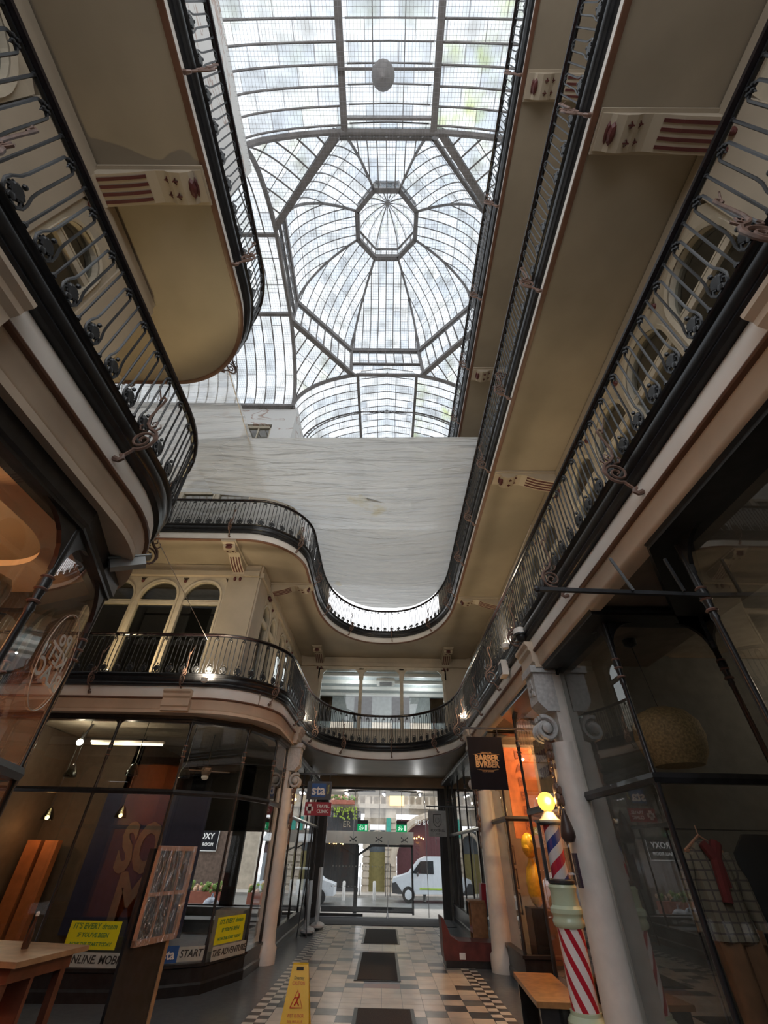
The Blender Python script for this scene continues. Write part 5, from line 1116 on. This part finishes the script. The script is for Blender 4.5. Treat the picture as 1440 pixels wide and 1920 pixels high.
r = empty('fluorescent_tube', (-6.9, 12.6, 3.66), 0, 'long glowing tube light near the ceiling of the left shop', 'tube light'); MB().box(-.95, -.03, 0, .95, .03, .05).build('tube', emis('tube_glow', (1, .9, .6), 1.6), r); MB().box(-.98, -.05, .05, .98, .05, .1).build('batten', WHITE, r); point(-6.9, 12.4, 3.5, 9, (1, .85, .6), .3)
for x, y, z, lb, li in ((-8.6, 13.2, 2.1, 'low glowing amber pendant at the left of the left shop', True), (-7.05, 13.8, 2.2, 'glowing amber pendant in the middle of the left shop', True), (-6.2, 12.0, 2.95, 'unlit glass pendant high in the left shop', False), (-5.0, 12.2, 2.95, 'unlit glass pendant near the faceted corner', False), (-7.7, 12.0, 2.9, 'unlit glass pendant at the far left of the shop', False)): pend(x, y, z, lb, li)
r = empty('ceiling_fan', (-4.9, 13.4, 3.2), 0, 'dark ceiling fan with pale lamp bowl in the left shop', 'ceiling fan')
MB().lathe((0, 0, 0), [(.1, .1), (.14, 0), (.1, -.1)], 14).build('motor', BROWN, r, True); MB().tube([(0, 0, .1), (0, 0, .9)], .02, 6).build('rod', IRON, r); MB().ball((0, 0, -.14), .1, 10, (1, 1, .7)).build('lamp_bowl', OFFW, r, True)
for k in range(4): a = k * PI / 2 + .4; MB().bar((.12 * math.cos(a), .12 * math.sin(a), 0), (.62 * math.cos(a), .62 * math.sin(a), 0), .14, .012).build('blade', TW, r)
BLU = mat('dark_blue_panel', (.03, .035, .085), .5); s = empty('wall_panel', (-6.7, 14.0, .9), 0, 'large dark blue wall panel with pale rounded letters', 'wall panel')
MB().box(-1.0, 0, -1.0, 1.9, .06, 1.9).build('board', BLU, s); text('lettering', 'SO', 1.35, mat('taupe_letters', (.16, .13, .11), .6), s, (.35, -.01, .6), (1, 0, 0), (0, 0, 1), ext=.02, bold=.06, sx=.62); text('lettering', 'M', 1.35, mat('taupe_letters', (0, 0, 0)), s, (.45, -.01, -.4), (1, 0, 0), (0, 0, 1), ext=.02, bold=.05, sx=.8)
for x in (-9.0, -8.55): tag(MB().box(x - .17, 13.7, -.2, x + .17, 13.9, 1.65).build('upholstered_panel', mat('orange_upholstery', (.50, .17, .06), .7)), ('left' if x < -8.8 else 'right') + ' of two tall orange upholstered panels in the left shop', 'wall panel', 'orange upholstered panels')
tag(MB().box(-4.2, 14.5, FL, -3.5, 15.2, .35).build('shop_desk', PALE), 'pale desk inside the left shop by the street window', 'desk')
point(-8.8, 13.2, 1.9, 4.5, (1, .5, .2), .1); point(-4.6, 12.6, 2.7, 3, (1, .8, .6), .2)
# near left café contents
point(-4.6, 2.0, 3.3, 60, (1, .55, .25), .2); point(-6, 2, 3.2, 30, (1, .55, .25), .2)
dc = empty('ventilation_duct', (-3.75, 3.6, 3.35), 0, 'grey ribbed ventilation duct inside the near left café', 'duct'); m = MB()
for i in range(24): m.lathe((0, 0, 0), [(.2, i * .06), (.23, i * .06 + .03), (.2, i * .06 + .06)], 14)
m = m.build('ribbed_pipe', mat('duct_metal', (.30, .28, .24), .5), dc, True); m.rotation_euler = (PI / 2, 0, -.25)
point(6.6, 5.6, 3.5, 9, (1, .85, .65), .3); point(3.42, 5.6, 2.55, 2.5, (1, .72, .4), .03); point(6.2, 2.2, 2.6, 5, (1, .85, .65), .03)
point(-1.5, 21.5, 7.6, 45, (.85, .95, 1), .5); point(1.8, 22.5, 7.6, 45, (.85, .95, 1), .5)  # fill lights added to brighten the end room, no fixtures
# ------------------------------------------------------------ entrance doors
MET = mat('brushed_metal', (.45, .46, .47), .35, metal=.8); DM = mat('dark_door_metal', (.05, .052, .056), .4)
YD = 21.8
struct('trim_50', MB().box(-2.85, YD - .1, 3.80, 2.7, YD + .15, 4.12).box(-2.85, YD - .14, 3.74, 2.7, YD - .1, 3.82), TAN)
struct('wall_back', MB().box(-2.9, YD - .1, FL, -2.5, YD + .1, 3.8).box(2.40, YD - .1, FL, 2.8, YD + .1, 3.8), mat('dark_jamb', (.04, .042, .045), .5))
dr = empty('door_1', (0, YD, FL)); dr['kind'] = 'structure'; H_ = 3.78 - FL
MB().box(-2.5, -.04, H_ - .12, 2.4, .04, H_ - .02).box(-2.5, -.04, 0, -2.38, .04, H_).box(2.3, -.04, 0, 2.4, .04, H_).box(-2.4, -.05, .04, -.75, .05, .12).build('door_frame', DM, dr)
MB().quad((-2.4, 0, 0), (2.35, 0, 0), (2.35, 0, H_ - .1), (-2.4, 0, H_ - .1)).build('glass', CLEAR, dr)
m = MB()
for x in (-1.25, -.2, .75, 1.75, 2.15): m.box(x - .012, -.012, 2.2 if x not in (1.75, .3) else .05, x + .012, .012, H_ - .1)
m.box(.17, -.012, .05, .195, .012, 2.3).build('glazing_joint', MET, dr)
for x in (-.9, .10, .27): MB().tube([(x, -.08, .62), (x, -.08, 1.58)], .014, 6).build('pull_handle', IRON, dr)
MB().lathe((.18, -.03, .02), [(.05, 0), (.03, .12), (.01, .2)], 10).build('floor_spring', MET, dr)
sp = MB()
for x in (-1.25, -.2, .85):
    for dx, dz in ((-.12, .08), (.12, .08), (-.12, -.05), (.12, -.05)): sp.tube([(x, -.05, 2.32), (x + dx, -.05, 2.32 + dz)], .014, 5).ball((x + dx, -.05, 2.32 + dz), .025, 6)
sp.build('spider_fitting', DM, dr)
fd = MB()
for k in range(8): fd.ball((-2.0 + k * .13, -.01, 1.48), .028, 6, (1, .2, 1)).ball((-.95 + k * .13, -.01, 1.48), .022, 6, (1, .2, 1)); fd.ball((-2.0 + k * .13, -.01, .88), .02, 6, (1, .2, 1))
fd.build('safety_dots', OFFW, dr)
# inner automatic portal beyond the doors
pr = empty('door_portal', (0, YD + 1.3, FL - .05), 0, 'dark metal inner portal with white top casing behind the glass doors', 'door frame')
MB().box(-2.5, -.12, 2.25, 1.3, .12, 2.68).build('white_casing', WHITE, pr); MB().box(-1.2, -.08, .0, -1.05, .08, 2.2).build('post', DM, pr); MB().box(1.18, -.05, .05, 1.26, .05, 2.22).build('post', DM, pr)
MB().bar((-1.12, 0, 1.85), (-.5, 0, 2.2), .1, .08).bar((-.5, 0, 2.2), (1.25, 0, 2.2), .1, .08).bar((-2.0, 0, 2.22), (-1.2, 0, 1.86), .05, .05).build('canted_rail', DM, pr); MB().box(-2.5, -.06, .1, 1.25, .06, .27).build('bottom_rail', DM, pr)
GRN = emis('exit_green', (.0, .36, .12), .5)
for x, lb in ((-.88, 'left'), (.74, 'right')):
    s = empty('exit_sign', (x, YD - .07, 2.33), 0, f'{lb} green running-man exit sign on the glass doors', 'exit sign'); MB().box(-.22, -.02, -.125, .22, .02, .125).build('panel', GRN, s); OWL = emis('exit_white', (.8, .95, .85), .6)
    MB().box(.10, -.026, -.09, .18, -.02, .09).bar((0, -.024, .07), (0, -.024, -.04), .025, .01).tube([(-.04, -.026, .0), (0, -.026, -.07), (.04, -.026, 0)], .012, 4).tube([(-.15, -.026, -.08), (-.1, -.026, -.02), (-.09, -.026, .04), (-.14, -.026, .02)], .014, 5).tube([(-.1, -.026, -.02), (-.06, -.026, -.08)], .014, 5).tube([(-.09, -.026, .03), (-.05, -.026, .0)], .01, 5).ball((-.07, -.026, .075), .02, 6).build('running_man_mark', OWL, s)
    MB().box(-.22, -.02, .125, .22, .02, .25).build('housing', DM, s)
# porch ceiling lights
struct('ceiling', MB().box(-2.9, YD + .15, 3.68, 2.8, YD + 2.6, 3.8), PALE)
for i, x in enumerate((-1.75, -.05, 1.6)):
    r = empty('porch_spotlight', (x, YD + .9, 3.6), 0, ('left', 'middle', 'right')[i] + ' cluster of white porch spotlights above the doors', 'spotlight', 'porch spotlight clusters')
    MB().ball((0, 0, 0), .04, 8).ball((.04, .35, 0), .04, 8).ball((.07, .7, 0), .035, 8).build('lens', emis('porch_white', (1, 1, 1), 12), r, True); MB().box(-.05, -.05, .02, .12, .8, .07).build('track', DM, r)
point(-1.6, YD + .7, 3.3, 14, (1, .98, .95), .1); point(1.5, YD + .7, 3.3, 14, (1, .98, .95), .1)
for x in (-1.0, .85): struct('trim_51', MB().box(x - .6, YD + .45, 3.62, x + .6, YD + .6, 3.68), IRON)
# A-frame stands at the left of the doors
for i, (x, y, h) in enumerate(((-2.08, 18.7, 1.5), (-2.25, 17.6, 1.2))):
    r = empty('pavement_sign', (x, y, FL), 0, ('farther taller' if i == 0 else 'nearer lower') + ' slim grey board on a white moulded foot left of the entrance', 'sign stand', 'grey boards left of the doors')
    MB().box(-.06, -.32, .14, .0, .32, h).build('board', MET, r); MB().ball((0, 0, .08), .3, 14, (.75, 1.2, .3)).build('foot', OFFW, r, True)
for i, s in enumerate(((-2.45, 16.9), )): r = empty('easel', (s[0] + .1, s[1], FL), 0, 'black folding easel leaning at the far left shopfront', 'easel'); MB().bar((-.1, 0, 0), (0, .1, 1.3), .03, .03).bar((.18, 0, 0), (.02, .1, 1.3), .03, .03).bar((.05, .5, 0), (0, .1, 1.3), .03, .03).build('legs', IRON, r)
# ------------------------------------------------------------ the street
ST = -.55
struct('ground', MB().box(-30, 22.2, ST - .1, 30, 60, ST), mat('wet_asphalt', (.16, .17, .17), .35, var=.2, scale=2)); struct('ground', MB().box(-30, 22.2, ST, 30, 26.5, ST + .1).box(-30, 33.6, ST, 30, 37, ST + .12), mat('pale_paving', (.42, .40, .37), .5, var=.12))
STN = mat('pale_sandstone', (.50, .44, .36), .8, var=.15, scale=3, bump=.2); STD = mat('brown_sandstone', (.34, .28, .22), .8, var=.15, scale=3)
fb = empty('stone_building', (0, 36, ST), 0, 'pale carved stone building with arched doorway across the street', 'building')
m = MB(); m.box(-1.35, 0, 0, -.98, .5, 5.2).box(.12, 0, 0, .85, .5, 5.2).box(-.98, .25, 3.6, .12, .6, 5.2).box(-22, .2, 4.2, 16, .7, 4.55).box(-22, -.15, 4.5, 16, .6, 4.75).box(-22, .3, 4.75, 16, .9, 5.3).box(-22, .4, 5.3, 16, 1.0, 12).box(-22, .2, 0, -8.5, .7, 4.3).box(6.4, .2, 0, 16, .7, 4.3).build('facade', STN, fb)
m = MB()
for k in range(11): m.box(-1.4, -.06, .1 + k * .36, -.93, .02, .38 + k * .36).box(.1, -.06, .1 + k * .36, .88, .02, .38 + k * .36)
m.build('rusticated_blocks', STN, fb)
m = MB(); m.tube([(-.42 + .62 * math.cos(PI * k / 14), .1, 2.55 + .62 * math.sin(PI * k / 14)) for k in range(15)], .11, 6); m.build('door_arch', STN, fb, True)
MB().box(-.98, .3, 0, .12, .34, 2.1).build('door_leaves', mat('olive_doors', (.22, .19, .07), .5), fb); MB().box(-.98, .32, 2.1, .12, .36, 3.3).build('fanlight', mat('street_window', (.10, .12, .14), .15), fb)
MB().tube([(3.6 + 3.0 * math.cos(PI * k / 20), -.02, 1.4 + 2.75 * math.sin(PI * k / 20)) for k in range(21)], .22, 6).build('large_arch', STN, fb, True); MB().box(.9, .15, 0, 6.4, .3, 3.9).build('arch_glazing', mat('dark_red_interior', (.09, .035, .04), .3), fb)
m = MB()
for k in range(40): m.lathe((-8.8 + k * .5, .05, 4.75), [(.09, 0), (.05, .2), (.1, .5)], 6)
m.box(-9, -.05, 5.22, 12, .15, 5.32); m.build('balcony_balusters', STN, fb)
text('lettering', 'RD & Co M C', .42, OFFW, fb, (3.1, -.28, 3.72), (1, 0, 0), (0, 0, 1), sx=.8)
s = empty('shop_front_street', (-5, 35.9, ST), 0, 'black shop fascia with letter R across the street, white awning below', 'shop front'); MB().box(-3, 0, 3.0, 3.4, .3, 4.3).box(-3, 0, 0, 3.4, .25, .3).build('fascia', DM, s); MB().box(-3, .1, .3, 3.3, .15, 2.6).build('window', mat('dark_street_glass', (.035, .035, .035), .2), s); MB().prism([(0, 3.0), (-.9, 2.62), (-.9, 2.55), (0, 2.6)], -3, 3.4, lambda a, b, t: (t, a, b)).build('awning', mat('pale_awning', (.5, .53, .56), .6), s)
text('lettering', 'ER', .5, mat('bronze_letters', (.35, .30, .22), .5), s, (2.45, -.03, 3.55), (1, 0, 0), (0, 0, 1))
LEAF = mat('planter_leaves', (.16, .26, .06), .8, var=.4, scale=8); FLW_ = mat('blossom', (.75, .5, .35), .8, var=.3, scale=20); TER = mat('terracotta_planter', (.35, .12, .08), .7)
def planter(x, y, z, w, label, hb=.55):
    r = empty('planter', (x, y, z), 0, label, 'planter'); MB().box(-w / 2, -.2, 0, w / 2, .2, hb).build('trough', TER, r); a, b = MB(), MB(); rr = random.Random(int(x * 10))
    for k in range(int(w * 26)): (a if k % 3 else b).ball((rr.uniform(-w / 2, w / 2), rr.uniform(-.2, .2), hb + rr.uniform(0, .28)), rr.uniform(.05, .11), 5)
    a.build('foliage', LEAF, r); b.build('flowers', FLW_, r); return r
planter(-7.6, 24.6, ST + .1, 2.2, 'terracotta planter of flowers at the kerb, left one seen through the shop'); planter(-5.1, 24.6, ST + .1, 1.5, 'terracotta planter of flowers at the kerb, right one seen through the shop')
planter(-2.9, 35.6, 4.1, 1.7, 'window box overflowing with flowers on the building opposite', .25)
hb = empty('hanging_foliage', (-2.7, 35.5, 3.95), 0, 'trailing green plant hanging from the window box opposite', 'plant'); a = MB(); rr = random.Random(4)
for k in range(60): a.ball((rr.uniform(-.8, .8), rr.uniform(-.1, .1), -rr.uniform(0, .7)), .06, 5)
a.build('trailing_leaves', mat('lime_leaves', (.30, .42, .06), .8), hb)
for i, (x, r_, c_) in enumerate(((-6.9, .3, (.32, .36, .44)), (-6.3, .28, (.4, .42, .46)), (-6.6, .24, (.03, .03, .04)))): 
    b = MB(); b.ball((0, 0, r_ * .8), r_, 12, (1.1, .9, .85)); b.tube([(0, 0, r_ * 1.5), (.02, 0, r_ * 2)], [.06, .03], 6); tag(b.build('rubbish_bag', mat(f'bag_plastic_{"abc"[i]}', c_, .3, var=.35, scale=6), None, True, None, (x, 22.9 - i * .2, ST + .1)), ('grey tied rubbish bag', 'paler rubbish bag', 'black rubbish bag')[i] + ' on the pavement by the left shop window', 'rubbish bag')
s = empty('street_sign_board', (-10.1, 29.9, 1.95), 0, 'black ROXY BALL ROOM sign across the street seen through the left shop', 'sign'); MB().box(-.75, 0, -.5, .75, .06, .5).build('board', SGN, s); text('lettering', 'ROXY', .38, OFFW, s, (0, -.01, .14), (1, 0, 0), (0, 0, 1), bold=.01); text('lettering', 'BALL ROOM', .2, OFFW, s, (0, -.01, -.22), (1, 0, 0), (0, 0, 1), bold=.006)
MB().tube([(-.78, -.02, -.5), (.78, -.02, -.5), (.78, -.02, .5)], .02, 4).build('light_tube', OFFW, s)
tag(MB().box(-14, 30, ST, -8.6, 30.4, 6).build('dark_building', mat('dark_brick', (.12, .08, .06), .8, var=.3)), 'dark brick frontage across the street behind the left shop', 'building')
for i, x in enumerate((-.5, 2.35, -2.2)): tag(MB().lathe((0, 0, 0), [(.09, 0), (.09, .75), (.06, .8)], 12).build('bollard', mat('white_bollard', (.62, .62, .6), .5), None, True, None, (x, 32.2 - i * .3, ST)), ('white bollard in the middle of the street view', 'white bollard in front of the van', 'white bollard left of the carved doorway')[i], 'bollard')
# van
v = empty('van', (3.0, 31.5, ST), 0, 'white van with a green stripe parked facing left outside the doors', 'van')
VW = mat('van_white_paint', (.62, .68, .74), .25, var=.03); prof = [(-2.45, .45), (-2.5, .75), (-2.42, 1.0), (-1.55, 1.22), (-.95, 1.82), (-.6, 1.95), (2.4, 1.98), (2.5, 1.7), (2.5, .4), (-2.2, .35)]
MB().prism(prof, -.9, .9).build('body', VW, v)
MB().prism([(-1.42, 1.22), (-.92, 1.74), (-.2, 1.76), (-.2, 1.2)], -.915, -.9).build('side_window', mat('van_glass', (.03, .035, .04), .1), v); MB().prism([(-2.5, .38), (-2.52, .8), (-2.3, .85), (-2.0, .5), (-1.9, .36)], -.93, .93).build('bumper', DM, v); MB().box(-1.0, -.915, .55, 2.3, -.9, .62).build('green_stripe', mat('lime_stripe', (.35, .55, .05), .5), v)
for x in (-1.62, 1.5):
    o = MB(); o.lathe((0, 0, 0), [(.2, -.12), (.34, -.1), (.34, .1), (.2, .12)], 24); o = o.build('tyre', mat('tyre_rubber', (.02, .02, .02), .8), v, True); o.rotation_euler = (PI / 2, 0, 0); o.location = (x, -.85, .34)
    h = MB().lathe((0, 0, 0), [(.05, .13), (.16, .125), (.2, .12), (.2, .1)], 16).build('hubcap', VW, o, True)
MB().ball((-1.1, -1.02, 1.18), .1, 8, (.6, .6, 1)).build('wing_mirror', DM, v)
w2 = empty('car', (-4.6, 29.3, ST), 0, 'pale parked car seen through the corner panes of the left shop', 'car'); MB().prism([(-2, .35), (-2, .8), (-1.2, .95), (-.7, 1.4), (.9, 1.4), (1.5, .95), (2.1, .8), (2.1, .35)], -.8, .8).build('body', VW, w2); MB().prism([(-1.05, .97), (-.65, 1.34), (.85, 1.34), (1.3, .97)], -.81, -.8).build('side_window', mat('van_glass', (0, 0, 0)), w2)
for x in (-1.3, 1.4): o = MB().lathe((0, 0, 0), [(.18, -.1), (.3, -.09), (.3, .09), (.18, .1)], 20).build('tyre', mat('tyre_rubber', (0, 0, 0)), w2, True); o.rotation_euler = (PI / 2, 0, 0); o.location = (x, -.78, .3)
for i, (x, z, y) in enumerate(((2.25, 2.35, 36.05), (-3.2, 2.0, 35.95))):
    r = empty('street_lantern', (x, y, z), 0, ('row of warm glowing bulbs at the arched shop opposite', 'row of warm glowing bulbs under the awning opposite')[i], 'lights'); b = MB()
    for k in range(7): b.ball((-.45 + k * .15, 0, .06 * math.sin(k * 1.9)), .05, 6)
    b.build('bulbs', emis('festoon_warm', (1, .6, .2), 5), r)
tag(MB().box(-.15, 0, -.5, .15, .15, .5).build('teal_sign', mat('teal_sign', (.05, .35, .28), .5), None, False, None, (.33, 35.88, 2.9)), 'narrow teal projecting sign on the building opposite', 'sign')
tag(MB().box(-.5, 0, -.35, .5, .1, .35).build('lit_yellow_sign', emis('lit_yellow', (1, .75, .25), .9), None, False, None, (.9, 35.7, 4.45)), 'glowing yellow sign panel high on the building opposite', 'sign')
